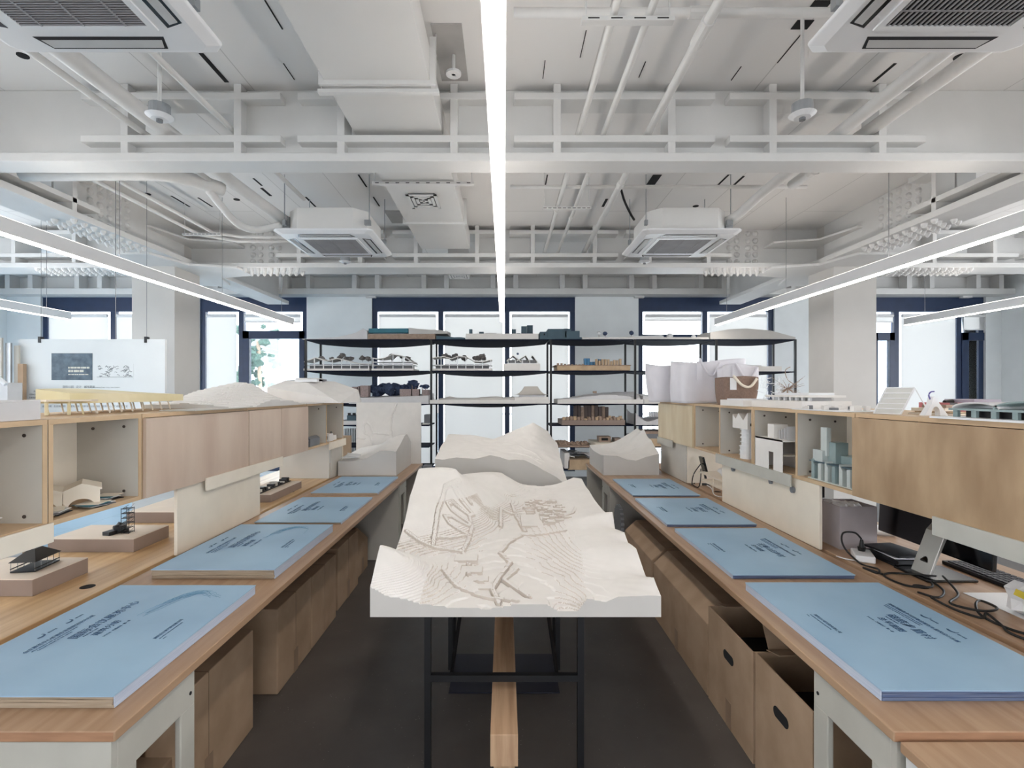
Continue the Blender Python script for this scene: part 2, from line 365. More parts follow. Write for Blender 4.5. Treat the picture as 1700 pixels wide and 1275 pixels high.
HB = 3.28            # underside of the main beams
BAYS = [(-2.72, -1.91), (-1.17, -.36), (.38, 1.2), (1.925, 2.71)]
def cross_beam(n, yf, fw, xr=9.55):
    m = MB(); yw = yf+fw/2; zb = 3.47; zt_ = 3.725
    m.box(-xr, yf, HB, xr, yf+fw, HB+.062)
    prev = -xr
    for a, b in BAYS+[(5.6, 6.5), (7.2, 8.1), (-6.5, -5.6), (-8.1, -7.2)][0:0]: pass
    bays = sorted(BAYS+[(5.7, 6.5), (7.25, 8.05), (-6.5, -5.7), (-8.05, -7.25)])
    for a, b in bays:
        m.box(prev, yw-.008, HB+.062, a, yw+.008, ZT-.001); m.box(a, yw-.008, HB+.062, b, yw+.008, zb); m.box(a, yw-.008, zt_, b, yw+.008, ZT-.001); prev = b
        for x in (a, b): m.box(x-.027, yf+.006, HB+.06, x+.027, yf+fw-.006, ZT-.001)
        for z in (zb-.05, zt_): m.box(a-.31, yf+.004, z, b+.31, yw, z+.05); m.box(a-.31, yw, z, b+.31, yf+fw-.004, z+.05)
    m.box(prev, yw-.008, HB+.062, xr, yw+.008, ZT-.001)
    return struct(m, 'trim_%d' % n, STEEL, bevel=.004)
cross_beam(4, 3.70, .2)
cross_beam(5, 6.85, .4)
def cones(m, pts, d, r=.030, h=.045):
    for p in pts:
        p = Vector(p); m.cyl(p, p+Vector(d)*h*.5, r, 8, r*.85); m.cyl(p+Vector(d)*h*.5, p+Vector(d)*h, r*.85, 8, r*.3)
    return m
n_ = 6
for sx in (-1, 1):
    xc = sx*4.25
    m = MB()
    for ya, yb in ((YB, 3.72), (3.88, 6.87), (7.23, 9.75)):
        m.box(xc-.2, ya, HB, xc+.2, yb, HB+.062)
        if ya == 3.88:
            m.box(xc-.008, 4.051, HB+.063, xc+.008, 4.899, 3.46); m.box(xc-.008, 4.051, 3.735, xc+.008, 4.899, ZT-.001)
            m.box(xc-.008, ya, HB+.063, xc+.008, 4.05, ZT-.001); m.box(xc-.008, 4.9, HB+.063, xc+.008, yb, ZT-.001)
            for s2 in (-1, 1):
                for y in (4.05, 4.9): m.box(xc+s2*.009, y-.027, HB+.06, xc+s2*.19, y+.027, ZT-.002)
                for z in (3.42, 3.725): m.box(xc+s2*.009, 3.95, z, xc+s2*.19, 5.21, z+.05)
        else: m.box(xc-.008, ya, HB+.063, xc+.008, yb, ZT-.001)
    struct(m, 'trim_%d' % n_, STEEL, bevel=.004); n_ += 1
    # column
    struct(MB().box(sx*4.25, 6.68, 0, sx*4.80, 7.23, ZT-.002), 'trim_%d' % n_, COLP); n_ += 1
    # flared joint plates round the column head
    m = MB(); cx, cy = sx*4.4, 7.0; r1 = .98; r2 = .42
    pts = []
    for k in range(8):
        a = math.pi/4*k
        for da, rr in ((-.24, r1), (.24, r1)): pts.append((cx+math.cos(a+da)*rr*.95, cy+math.sin(a+da)*rr*.95)) if k % 2 == 0 else None
        if k % 2: pts.append((cx+math.cos(a)*.52, cy+math.sin(a)*.52))
    m.prism(pts, .03, HB-.03); m.prism([(cx+(a-cx)*.96, cy+(b-cy)*.96) for a, b in pts], .025, HB+.30)
    struct(m, 'trim_%d' % n_, STEEL, bevel=.003); n_ += 1
    # bolt caps below and on the webs at the splices
    m = MB()
    cones(m, [(sx*(2.75+.088*i+(.04 if j % 2 else 0)), 6.90+.09*j, HB) for i in range(9) for j in range(4)], (0, 0, -1))
    cones(m, [(sx*4.25+sx*(-.14+.093*j), 4.95+.12*i+(.06 if j % 2 else 0), HB) for i in range(9) for j in range(4)], (0, 0, -1))
    cones(m, [(sx*(5.25+.088*i+(.04 if j % 2 else 0)), 6.90+.09*j, HB) for i in range(12) for j in range(4)], (0, 0, -1))
    cones(m, [(sx*(3.06+.1*i+(.05 if i > 1 else 0)), 7.04, HB+.12+.095*j) for i in range(4) for j in range(5)], (0, -1, 0), .04, .04)
    cones(m, [(sx*4.243, 5.30+.13*i, HB+.12+.095*j) for i in range(5) for j in range(5)], (-sx, 0, 0), .04, .04)
    struct(m, 'trim_%d' % n_, STEEL, smooth=False); n_ += 1
# dark slits and small holes in the ceiling boards (x, y0, y1, width)
m = MB()
def slit(u, v0, v1, wd):
    ya = F*2.21/(V0-v0); yb = F*2.21/(V0-v1); x = X(u, (ya+yb)/2)
    ym = (ya+yb)/2; m.box(x-wd/2, ya, ZT-.004, x+wd/2, yb, ZT+.01)
for a in [(356, 88, 136, .03), (300, 325, 343, .018), (341, 328, 343, .018), (428, 296, 308, .018), (442, 312, 325, .03), (516, 327, 343, .02), (602, 290, 310, .015), (625, 327, 342, .015),
          (907, 290, 308, .012), (970, 290, 308, .018), (1004, 330, 343, .03), (1200, 290, 308, .018), (1226, 292, 308, .022), (1468, 105, 135, .02), (1332, 33, 48, .10), (1362, 0, 14, .10), (1085, 290, 308, .09), (968, 50, 95, .005), (903, 100, 130, .005), (1066, 102, 128, .005), (455, 0, 48, .008), (480, 105, 132, .005), (1222, 110, 133, .005), (1310, 55, 104, .005)]:
    slit(*a)
for u, v in ((38, 92), (245, 322), (393, 331), (1593, 94), (1155, 342)):
    y = F*2.21/(V0-v); m.cyl((X(u, y), y, ZT-.005), (X(u, y), y, ZT+.01), .035, 12)
struct(m, 'trim_%d' % n_, DARK); n_ += 1
m = MB().box(-.44, 3.1, ZT-.012, -.255, 3.66, ZT+.001).box(X(655, 6.9), 6.3, ZT-.01, X(671, 6.4), 6.75, ZT)
struct(m, 'trim_%d' % n_, mat('grey_access_hatch', (176, 174, 172), .7)); n_ += 1

# outside: balcony, railing, facade, tree
struct(MB().box(-14, 10.4, -.4, 14, 14.5, 0), 'floor', OUTG)
m = MB()
for x in np.arange(-13.5, 13.6, .16): m.box(x-.012, 14.2, .05, x+.012, 14.22, 1.0)
m.box(-14, 14.18, 1.0, 14, 14.24, 1.06); m.box(-14, 14.18, .04, 14, 14.24, .08)
for x in np.arange(-13.5, 13.6, 1.6): m.box(x-.03, 14.16, 0, x+.03, 14.24, 1.25)
m.build('balcony_railing', OUTW, label='pale balcony railing seen outside through the glass doors', cat='railing')
def build_block(x0, x1, y, d, h, lab):
    t = thing('building', lab, 'building', ((x0+x1)/2, y, -3))
    MB().box(x0, y, -3, x1, y+d, h).build('wall', FAC, t)
    z = .2
    while z < h-1.6:
        x = x0+.8
        while x < x1-1.4:
            MB().box(x, y-.03, z, x+1.1, y+.02, z+1.3).build('window', GREYM if int(x*3+z) % 2 else OUTW, t); x += 2.1
        z += 2.6
build_block(-11.5, -7.6, 22, 8, 4.5, 'pale building block behind the railing outside the left glass door')
build_block(9.5, 24, 17, 8, 7.5, 'pale panelled facade outside the right hand glass doors')
t = thing('street_tree', 'thin leafy tree outside the left glass door', 'tree', (-7.55, 16, -3))
MB().tube([(-7.55, 16, -3), (-7.5, 16, 1), (-7.6, 16, 3.2)], .06, 8).build('trunk', TAN, t)
m = MB()
for i in range(38):
    m.blob((-7.6+random.gauss(0, .35), 16+random.gauss(0, .35), 2.4+random.gauss(0, .8)), random.uniform(.07, .16), i, rough=.4)
m.build('foliage', BLEAF, t)

# ---------------------------------------------------------------- linear lamps
LZ = 2.635
def lamp(x, y1, y0, lab):
    t = thing('linear_pendant_lamp', lab, 'lamp', (x, y1, LZ), group='long linear pendant lamps')
    MB().box(x-.033, y0, LZ+.006, x+.033, y1, LZ+.105).build('housing', PLAS, t)
    MB().box(x-.028, y0+.01, LZ, x+.028, y1-.005, LZ+.008).build('diffuser', LIGHT, t)
    MB().box(x-.026, y0+.01, LZ+.1045, x+.026, y1-.01, LZ+.108).build('top_diffuser', LIGHTUP, t)
    y = y1-.35
    while y > max(y0, 0):
        MB().cyl((x, y, LZ+.1), (x, y, ZT), .0025, 6).build('hanging_wire', GREYM, t); y -= 1.57
lamp(-.028, 7.42, -4.0, 'glowing linear lamp running straight overhead above the centre aisle')
lamp(-3.2, 7.8, -4.0, 'linear lamp slanting in from the left edge above the left desks')
lamp(3.2, 7.8, -4.0, 'linear lamp slanting in from the right edge in front of the right column')
lamp(6.05, 7.8, -4.0, 'short looking linear lamp at far right in front of the windows')
lamp(-6.05, 7.2, -4.0, 'linear lamp over the area left of the left desks, mostly out of frame')

# ---------------------------------------------------------------- cassette air conditioners
def cassette(x, y, lab, dark=False):
    t = thing('air_conditioner', lab, 'air conditioner', (x, y, 3.205), group='ceiling cassette air conditioners', local=True)
    h = .495; c = .10
    octo = [(-h+c, -h), (h-c, -h), (h, -h+c), (h, h-c), (h-c, h), (-h+c, h), (-h, h-c), (-h, -h+c)]
    hb = .45; cb_ = .03
    m = MB()
    lo = [(p[0]*.93, p[1]*.93) for p in octo]; r = .045
    sq = [(-h+r, -h), (h-r, -h), (h, -h+r), (h, h-r), (h-r, h), (-h+r, h), (-h, h-r), (-h, -h+r)]
    n = 8; vs_ = [(a*.90, b*.90, 0) for a, b in sq]+[(a, b, .028) for a, b in sq]+[(a, b, .045) for a, b in sq]
    m.add(vs_, [tuple(range(n))[::-1], tuple(range(2*n, 3*n))]+[(k*n+i, k*n+(i+1) % n, (k+1)*n+(i+1) % n, (k+1)*n+i) for k in range(2) for i in range(n)])
    m.build('panel', PLAS, t, local=True, bevel=.008)
    q = .40; oc = [(-q+.12, -q), (q-.12, -q), (q, -q+.12), (q, q-.12), (q-.12, q), (-q+.12, q), (-q, q-.12), (-q, -q+.12)]
    MB().prism(oc, .235, .045).build('body', DUCTM, t, bevel=.006)
    m = MB(); g = .27
    fr_ = MB()
    for a in range(4):
        R = Matrix.Rotation(a*math.pi/2, 3, 'Z')
        pts = [R @ Vector(p) for p in ((-g-.03, -g-.03, -.008), (g+.03, -g-.03, -.008), (g, -g, -.008), (-g, -g, -.008), (-g-.03, -g-.03, .004), (g+.03, -g-.03, .004), (g, -g, .004), (-g, -g, .004))]
        fr_.add(pts, [(0, 1, 2, 3), (4, 7, 6, 5), (0, 4, 5, 1), (3, 2, 6, 7)])
    gf = fr_.build('grille_frame', PLAS, t)
    MB().box(-g, -g, -.001, g, g, .003).build('grille_backing', DARK if dark else mat('grille_shadow_grey', (96, 94, 96), .8), t)
    n = 24 if dark else 40
    for i in range(n):
        yy = -g+(i+.5)*2*g/n
        if dark: m.box(yy-.0035, -g, -.007, yy+.0035, g, -.001)
        else: m.box(-g, yy-.003, -.006, g, yy+.003, -.001)
    for xx in (-.18, 0, .18):
        if dark: m.box(-g, xx-.003, -.009, g, xx+.003, -.005)
        else: m.box(xx-.004, -g, -.008, xx+.004, g, -.004)
    m.build('grille', mat('grille_slats', (170, 166, 160) if dark else (150, 148, 150), .5), t)
    for a in range(4):
        R = Matrix.Rotation(a*math.pi/2, 3, 'Z').to_4x4()
        m = MB(); vs_ = [R @ Vector(p) for p in ((-.26, -.425, -.0015), (.26, -.425, -.0015), (.29, -.345, -.0015), (-.29, -.345, -.0015), (-.26, -.425, .002), (.26, -.425, .002), (.29, -.345, .002), (-.29, -.345, .002))]
        m.add(vs_, [(0, 1, 2, 3), (4, 7, 6, 5), (0, 4, 5, 1), (1, 5, 6, 2), (2, 6, 7, 3), (3, 7, 4, 0)]); v = m.build('vent', GLOSSB if a != 2 else DARK, t)
        m = MB(); vs_ = [R @ Vector(p) for p in ((-.25, -.412, -.006), (.25, -.412, -.006), (.27, -.365, -.002), (-.27, -.365, -.002), (-.25, -.412, -.002), (.25, -.412, -.002), (.27, -.365, .0015), (-.27, -.365, .0015))]
        m.add(vs_, [(0, 1, 2, 3), (4, 7, 6, 5), (0, 4, 5, 1), (1, 5, 6, 2), (2, 6, 7, 3), (3, 7, 4, 0)]); m.build('flap', mat('flap_grey', (190, 190, 190), .5), t)
    for a, b in ((-1, -1), (1, -1), (1, 1), (-1, 1)):
        m = MB().cyl((a*.43, b*.34, .16), (a*.43, b*.34, ZT-3.205), .005, 6).box(a*.40-.015, b*.34-.02, .12, a*.40+a*.045, b*.34+.02, .17)
        m.build('hanger_rod', GALV, t)
    MB().box(-.47 if x < 0 else .40, -.30, .10, -.40 if x < 0 else .47, -.05, .22).build('valve_box', GALV, t)
    return t
cassette(-1.80, 5.6, 'farther ceiling air conditioner left of the centre duct')
cassette(1.87, 5.6, 'farther ceiling air conditioner right of the centre lamp')
cassette(-1.80, 1.95, 'nearest ceiling air conditioner at top left, fine grey grille')
cassette(1.90, 1.95, 'nearest ceiling air conditioner at top right, coarse black grille', True)

# ---------------------------------------------------------------- duct, pipes, hangers
t = thing('air_duct', 'wide white rectangular air duct running away left of the centre lamp', 'duct', (-.77, 3, 3.51))
for ya, yb in ((-2.5, 3.13), (3.13, 4.62), (4.62, 5.73), (5.73, 6.80)):
    MB().box(-1.085, ya+.003, 3.51, -.45, yb-.003, 3.71).build('duct_section', DUCTM, t)
for y in (3.13, 5.73):
    m = MB().box(-1.12, y-.012, 3.485, -.415, y+.012, 3.51).box(-1.12, y-.012, 3.51, -1.085, y+.012, 3.77).box(-.45, y-.012, 3.51, -.415, y+.012, 3.77)
    m.build('joint_flange', STEEL, t)
def strut(x0, x1, y, z, zt, lab, slots=True):
    t = thing('strut_hanger', lab, 'bracket', ((x0+x1)/2, y, z))
    MB().box(x0, y-.02, z, x1, y+.02, z+.022).build('channel', STEEL, t)
    if slots:
        n = 4 if y < 3 else 10
        for i in range(n):
            a = x0+(i+.5)*(x1-x0)/n; w_ = .028 if n == 4 else .016
            MB().box(a-w_, y-.0212, z+.008, a+w_, y-.0200, z+.014).build('slot', DARK, t)
    for x in (x0+.02, x1-.02): MB().cyl((x, y, z), (x, y, zt), .004, 6).build('rod', STEEL, t)
strut(-1.14, -.40, 3.18, 3.46, ZT, 'white bar hanger under the near duct section', False)
strut(-1.17, -.27, 4.60, 3.47, ZT, 'slotted white bar hanger under the duct just past the first beam')
strut(.38, .83, 2.54, 3.44, ZT, 'slotted hanger carrying two thin pipes near the top of the photo')
strut(.38, .86, 5.14, 3.44, ZT, 'slotted hanger carrying two thin pipes between the two beams')
def diffuser(x0, x1, y0, y1, z, lab):
    t = thing('air_diffuser', lab, 'air vent', ((x0+x1)/2, (y0+y1)/2, z), group='square ceiling air diffusers')
    cx, cy = (x0+x1)/2, (y0+y1)/2; hx, hy = (x1-x0)/2, (y1-y0)/2
    MB().box(x0+.02, y0+.02, z+.001, x1-.02, y1-.02, z+.012).build('backing', GREYM, t)
    for k, s in enumerate((1, .74, .5, .27)):
        m = MB(); w_ = .028; a, b = hx*s, hy*s; zz = z-.012+.003*k
        m.box(cx-a, cy-b, zz, cx+a, cy-b+w_, zz+.006); m.box(cx-a, cy+b-w_, zz, cx+a, cy+b, zz+.006); m.box(cx-a, cy-b, zz, cx-a+w_, cy+b, zz+.006); m.box(cx+a-w_, cy-b, zz, cx+a, cy+b, zz+.006)
        m.build('louvre_ring', STEEL, t)
diffuser(-.93, -.64, 4.88, 5.25, 3.498, 'square louvred diffuser on the underside of the white duct')
diffuser(X(745, 8.1), X(778, 8.1), 8.0, 8.35, 3.46, 'small square diffuser beyond the second beam near the window')
m = MB().box(X(745, 8.1), 8.0, 3.475, X(778, 8.1), 8.35, ZT); m.build('duct_stub', DUCTM, label='short white duct stub above the small far diffuser', cat='duct')
def pipe(pts, r, lab, smooth=0, joints=(), name='ceiling_pipe', m=None):
    o = MB().tube(pts, r, 12, smooth).build(name, m or PIPE, smooth=True, label=lab, cat='pipe')
    for j in joints: MB().cyl(j[0], j[1], r*1.28, 12).build('pipe_collar', PIPE, o)
    return o
pipe([(.54, -1, 3.49), (.54, 7.0, 3.49)], .019, 'thin straight pipe nearest to the centre lamp on its right', joints=[((.54, 5.3, 3.49), (.54, 5.36, 3.49))])
pipe([(.715, -1, 3.49), (.715, 7.0, 3.49)], .019, 'thin straight pipe, second one right of the centre lamp', joints=[((.715, 5.5, 3.49), (.715, 5.56, 3.49))])
pipe([(1.03, -1, 3.50), (1.03, 2.7, 3.50), (1.07, 7.0, 3.5)], .027, 'thicker straight sprinkler pipe third from the centre lamp', joints=[((1.03, 2.6, 3.5), (1.03, 2.78, 3.5)), ((1.05, 4.6, 3.5), (1.05, 4.7, 3.5))])
pipe([(.05, 2.69, 3.60), (2.6, 2.69, 3.60)], .024, 'crosswise white pipe near the top edge right of the lamp', joints=[((.96, 2.69, 3.6), (1.1, 2.69, 3.6))])
pipe([(.06, 4.97, 3.60), (2.9, 4.97, 3.60)], .018, 'crosswise white pipe just past the first beam')
pipe([(2.44, 1.9, 3.53), (2.46, 4.9, 3.53), (2.36, 5.2, 3.42), (2.28, 5.35, 3.38)], .045, 'insulated pipe, inner one of the right diagonal pair', 0)
pipe([(2.66, 1.9, 3.53), (2.64, 4.75, 3.53)], .045, 'insulated pipe, outer one of the right diagonal pair with a capped end', joints=[((2.64, 4.4, 3.53), (2.64, 4.46, 3.53))])
pipe([(2.66, 4.3, 3.53), (2.98, 4.3, 3.53), (2.98, 4.3, 3.62)], .012, 'little sprinkler branch with upright head right of the pipe pair')
pipe([(-2.46, 1.9, 3.53), (-2.46, 4.7, 3.53), (-2.36, 5.0, 3.46), (-2.26, 5.35, 3.40)], .055, 'insulated large pipe running from the near left air conditioner', 0)
pipe([(-2.60, 1.9, 3.50), (-2.60, 4.6, 3.5)], .022, 'thin pipe beside the large left insulated pipe')
pipe([(-1.97, 1.9, 3.53), (-1.97, 5.1, 3.53)], .02, 'thin pipe hanging between the large left pipe and the duct')
pipe([(-3.95, 4.25, 3.42), (-3.0, 4.28, 3.44), (-2.75, 4.45, 3.47), (-2.55, 4.7, 3.47)], .06, 'fat white insulated pipe crossing under the left end past the first beam', 5)
pipe([(-2.62, 4.6, 3.42), (-2.60, 5.0, 3.28), (-2.5, 5.2, 3.26), (-2.28, 5.3, 3.34)], .035, 'bent white drain hose entering the left farther air conditioner', 6)
pipe([(-3.45, 4.2, 3.52), (-3.45, 6.15, 3.52), (-3.2, 6.3, 3.52), (-2.2, 6.35, 3.52)], .018, 'upper of two long conduits turning right below the ceiling at left', 0)
pipe([(-3.62, 4.2, 3.50), (-3.62, 6.15, 3.50), (-3.3, 6.42, 3.5), (-2.2, 6.45, 3.50)], .018, 'lower of two long conduits turning right below the ceiling at left', 0)
strut(-3.75, -3.3, 6.05, 3.46, ZT, 'small hanger bar under the two left conduits')
pipe([(1.2, 5.4, 3.82), (1.24, 5.36, 3.62), (1.32, 5.42, 3.50), (1.38, 5.5, 3.46)], .012, 'black flexible cable drooping to the right farther air conditioner', 6, name='black_cable', m=RUBBER)
pipe([(-6.6, YF-.06, 3.9), (-6.6, YF-.06, 3.62), (-6.45, YF-.06, 3.50), (-5.9, YF-.06, 3.5)], .025, 'white bent pipe going up the wall above the far left window', 4)
def sensor(x, y, zt_, lab):
    t = thing('ceiling_detector', lab, 'detector', (x, y, zt_), group='rod mounted ceiling detectors')
    MB().cyl((x, y, zt_), (x, y, ZT), .011, 8).build('rod', STEEL, t)
    MB().cyl((x, y, zt_), (x, y, zt_-.065), .058, 16).build('housing', GALV, t, smooth=False)
    MB().cyl((x, y, zt_-.065), (x, y, zt_-.085), .075, 20, .045).build('disc', PLAS, t)
    MB().cyl((x, y, zt_-.085), (x, y, zt_-.10), .018, 10).build('lens', GREYM, t)
sensor(X(1332, 3.07), 3.07, 3.34, 'rod mounted detector hanging below the near right air conditioner')
sensor(X(265, 3.07), 3.07, 3.33, 'rod mounted detector hanging right of the left insulated pipe')
sensor(X(1070, 6.6), 6.6, 3.36, 'small detector below the farther right air conditioner')
sensor(X(573, 6.6), 6.6, 3.36, 'small detector below the farther left air conditioner')
t = thing('sprinkler_head', 'round white sprinkler fitting in the grey ceiling hatch', 'sprinkler', (-.33, 3.38, 3.70))
MB().cyl((-.33, 3.38, 3.70), (-.33, 3.38, ZT), .012, 8).build('stem', STEEL, t); MB().cyl((-.33, 3.38, 3.70), (-.33, 3.38, 3.715), .05, 16).build('disc', PLAS, t)
t = thing('track_box', 'small white box on the ceiling in the top left past the beam', 'box', (X(66, 4.3), 4.3, 3.6))
MB().box(X(60, 4.3), 4.25, 3.70, X(120, 4.3), 4.35, ZT).build('housing', PLAS, t)
# ---------------------------------------------------------------- desks
ZD = .745
def desk(s, y0, y1, lab, xin=1.015, xout=1.765, frames=True, rail=True):
    """s=-1 left, 1 right; aisle edge at xin"""
    t = thing('desk', lab, 'desk', (s*(xin+xout)/2, (y0+y1)/2, 0))
    MB().box(s*xin, y0, ZD-.028, s*xout, y1, ZD).build('desktop', WOOD, t, bevel=.003)
    MB().box(s*(xin+.004), y0-.0005, ZD-.026, s*(xout-.002), y0+.001, ZD-.002).build('end_edging', WOODE, t)
    a, b = xin+.012, xin+.032
    def side_frame(ya, yb, leg=.075):
        m = MB(); x0, x1 = s*a, s*b
        zt = ZD-.03
        m.box(x0, ya, zt-.115, x1, yb, zt); m.box(x0, ya, 0, x1, ya+leg, zt-.11); m.box(x0, yb-leg, 0, x1, yb, zt-.11)
        m.box(s*xin+s*.012, ya, 0.02, s*(xout-.03), ya+.02, zt) if False else None
        return m
    side_frame(y0+.024, y0+.37).build('leg_frame', LEGP, t, bevel=.004)
    MB().box(s*(xin+.012), y0+.004, .0, s*(xout-.02), y0+.0235, ZD-.03).build('end_panel', LEGP, t)
    MB().cyl((s*(a-.002), y0+.345, ZD-.10), (s*(a+.004), y0+.345, ZD-.10), .006, 10).build('screw_hole', DARK, t)
    if rail: MB().box(s*(xin+.04), y0+.372, ZD-.058, s*(xin+.06), y1-.035, ZD-.029).build('front_rail', STEEL, t)
    MB().box(s*(xout-.05), y0+.02, .0, s*(xout-.03), y1-.02, ZD-.028).build('back_panel', GREYB, t)
    MB().box(s*(xin+.012), y1-.03, .0, s*(xout-.02), y1-.012, ZD-.028).build('far_panel', GREYB, t)
    return t
desk(-1, 1.35, 5.06, 'long beech topped desk along the left side of the centre aisle')
desk(1, 1.35, 5.06, 'long beech topped desk along the right side of the centre aisle')
desk(-1, 5.065, 6.45, 'short far desk continuing the left row beneath the leaning white relief')
desk(1, 5.065, 6.45, 'short far desk continuing the right row under the white terrain model')
# lower table butting against the near end of the right desk
t = thing('side_table', 'lower beech table cut by the bottom right corner of the photo', 'table', (1.45, 1.1, 0))
MB().box(1.022, .6, .70, 1.765, 1.338, .728).build('tabletop', WOOD, t, bevel=.003)
MB().box(1.03, .62, 0, 1.05, 1.33, .699).build('side_panel', STEEL, t, bevel=.003)
# opposite desks behind the cabinet rows
def back_desk(s, lab):
    t = thing('desk', lab, 'desk', (s*2.17, 3.9, 0))
    m = MB().box(s*1.80, 1.0, ZD-.028, s*2.55, 6.45, ZD); m.build('desktop', mat('honey_desktop', (198, 162, 118), .35, scale=4, stretch=(7, .3, 1), rgb2=(220, 190, 146)) if s < 0 else WOOD, t, bevel=.003)
    m = MB()
    for y in (2.356, 4.6): m.cyl((s*1.895, y, ZD-.002), (s*1.895, y, ZD+.0008), .03, 20)
    m.build('cable_hole', DARK, t)
    MB().box(s*2.45, 1.05, 0, s*2.47, 6.4, ZD-.03).build('modesty_panel', GREYB, t)
    for y in (1.02, 3.7, 6.4): MB().box(s*1.82, y, 0, s*2.53, y+.03, ZD-.03).build('leg', GREYB, t)
    MB().box(s*1.768, 1.36, ZD-.06, s*1.798, 6.44, ZD-.03).build('cable_channel', WOODE, t)
back_desk(-1, 'honey coloured desk seen through the gap under the left cabinets')
back_desk(1, 'beech desk with monitor and cables seen under the right cabinets')

# ---------------------------------------------------------------- cabinets over the desks
CZ0, CZ1 = 1.108, 1.524; CX = 1.763; CD = .31
def cabinet(s, ys, kinds, lab, top=True, y_end=None, face=PLY):
    t = thing('wall_cabinet', lab, 'cabinet', (s*(CX+CD/2), (ys[0]+ys[-1])/2, CZ0))
    th = .02; x0, x1 = s*CX, s*(CX+CD)
    MB().box(x0, ys[0], CZ1-th, x1, ys[-1], CZ1).build('top_board', PLYE, t, bevel=.001)
    MB().box(x0, ys[0], CZ0, x1, ys[-1], CZ0+th).build('bottom_board', PLYE, t, bevel=.001)
    MB().box(s*(CX+CD-.012), ys[0], CZ0+th, x1, ys[-1], CZ1-th).build('back_board', CREAM, t)
    for i_, y in enumerate(ys):
        y = y+.0105 if i_ == 0 else y-.0105 if i_ == len(ys)-1 else y
        MB().box(s*(CX+.003), y-.010, CZ0+th, s*(CX+CD-.012), y+.010, CZ1-th).build('divider', GREYB, t)
        MB().box(s*CX, y-.010, CZ0+th, s*(CX+.003), y+.010, CZ1-th).build('edge_band', PLYE, t)
    for (a, b), k in zip(zip(ys[:-1], ys[1:]), kinds):
        if k == 'door':
            MB().box(s*(CX-.018), a+.002, CZ0+.004, s*(CX-.001), b-.002, CZ1-th-.002).build('door', face, t, bevel=.001)
        else:
            m = MB()
            for dx, dz in ((.07, .04), (.22, .05), (.07, .35) ):
                m.cyl((s*(CX+dx), b-.021, CZ1-th-dz), (s*(CX+dx), b-.0235, CZ1-th-dz), .007, 10)
            m.build('dowel_cap', mat('brown_dowel', (70, 60, 56), .6), t)
    return t
cabinet(-1, [1.0, 1.48, 2.00], ['open', 'open'], 'near left open cabinet box with pale scraps, cut by the left edge')
cabinet(-1, [2.005, 2.519], ['open'], 'open cabinet cell holding a small arched model and sheets, left row')
cabinet(-1, [2.524, 3.54], ['door'], 'pale plywood fronted cabinet in the left row beside the open arch cell', face=PLYL)
cabinet(-1, [3.545, 4.065, 4.62], ['door', 'door'], 'plywood cabinet with two flush doors, left row', face=PLYL)
cabinet(-1, [4.625, 5.14, 5.68], ['open', 'open'], 'two open grey cells at the far end of the left row')
cabinet(1, [4.805, 5.87], ['door'], 'blond plywood cabinet at the far end of the right row under the white bags', face=mat('blond_plywood', (204, 184, 148), .36, scale=3, stretch=(1, 2, .5), rgb2=(222, 208, 178)))
cabinet(1, [3.675, 4.24, 4.80], ['open', 'open'], 'two open cells with white tower model, right row')
cabinet(1, [2.605, 3.126, 3.67], ['open', 'open'], 'two open cells with white house and green tower, right row')
cabinet(1, [1.2, 2.60], ['door'], 'big brown plywood fronted cabinet at the right edge', face=mat('warm_plywood', (156, 128, 98), .36, scale=3.2, stretch=(1, 1.6, .6), rgb2=(188, 162, 130)))
# second cabinet line back to back
for s, lab in ((-1, 'rear cabinet line back to back with the left row, only its top shows'), (1, 'rear cabinet line back to back with the right row, only its top shows')):
    t = thing('wall_cabinet', lab, 'cabinet', (s*2.23, 3.5, CZ0))
    MB().box(s*2.078, 1.2, CZ1-.02, s*2.38, 5.68, CZ1-.0005).build('top_board', PLYE if s < 0 else PLYE, t)
    MB().box(s*2.078, 1.2, CZ0+.2, s*2.38, 5.68, CZ1-.021).build('carcass', GREYB, t)
# support panels and rails
def panel(x0, x1, y0, y1, z0, z1, lab, m=GREYB, cat='panel', name='support_panel', bv=.002):
    return MB().box(x0, y0, z0, x1, y1, z1).build(name, m, label=lab, cat=cat, bevel=bv)
panel(-1.785, -1.767, 2.80, 3.75, ZD+.001, CZ0-.002, 'white upright panel carrying the left cabinets in the middle', CREAM)
p = panel(1.767, 1.785, 2.905, 4.20, ZD+.001, CZ0-.002, 'large white upright panel with knobs carrying the right cabinets', CREAM)
for y_, z_, r_ in ((3.98, 1.045, .024), (3.42, 1.04, .016), (3.16, 1.035, .02)): MB().cyl((1.7665, y_, z_), (1.752, y_, z_), r_, 16).build('cable_knob', GREYM, p)
panel(-1.80, -1.765, 5.66, 5.68, ZD+.001, CZ0-.001, 'thin end post panel at the far end of the left cabinets', CREAM)
panel(-2.30, -1.79, 5.30, 5.32, ZD+.001, CZ0-.001, 'cream cross panel under the far left open cells', GREYB)
panel(-1.79, -1.772, 5.322, 5.655, ZD+.001, CZ0-.001, 'grey side panel under the far left open cells', GREYB)
panel(1.772, 1.79, 5.05, 5.86, ZD+.001, CZ0-.001, 'grey side panel under the far right cabinet', GREYB)
panel(1.78, 2.30, 5.03, 5.05, ZD+.001, CZ0-.001, 'pale cross panel under the far right cabinet', CREAM)
def crail(s, y0, y1, lab, z1=CZ0+.02, z0=CZ0-.055): panel(s*(CX-.03), s*(CX-.019), y0, y1, z0, z1, lab, CREAM if s < 0 else LEGP, 'rail', 'cover_strip')
crail(-1, 3.02, 4.06, 'white cover strip under the middle of the left cabinets')
crail(-1, 1.0, 1.995, 'white cover strip under the near left open cabinet')
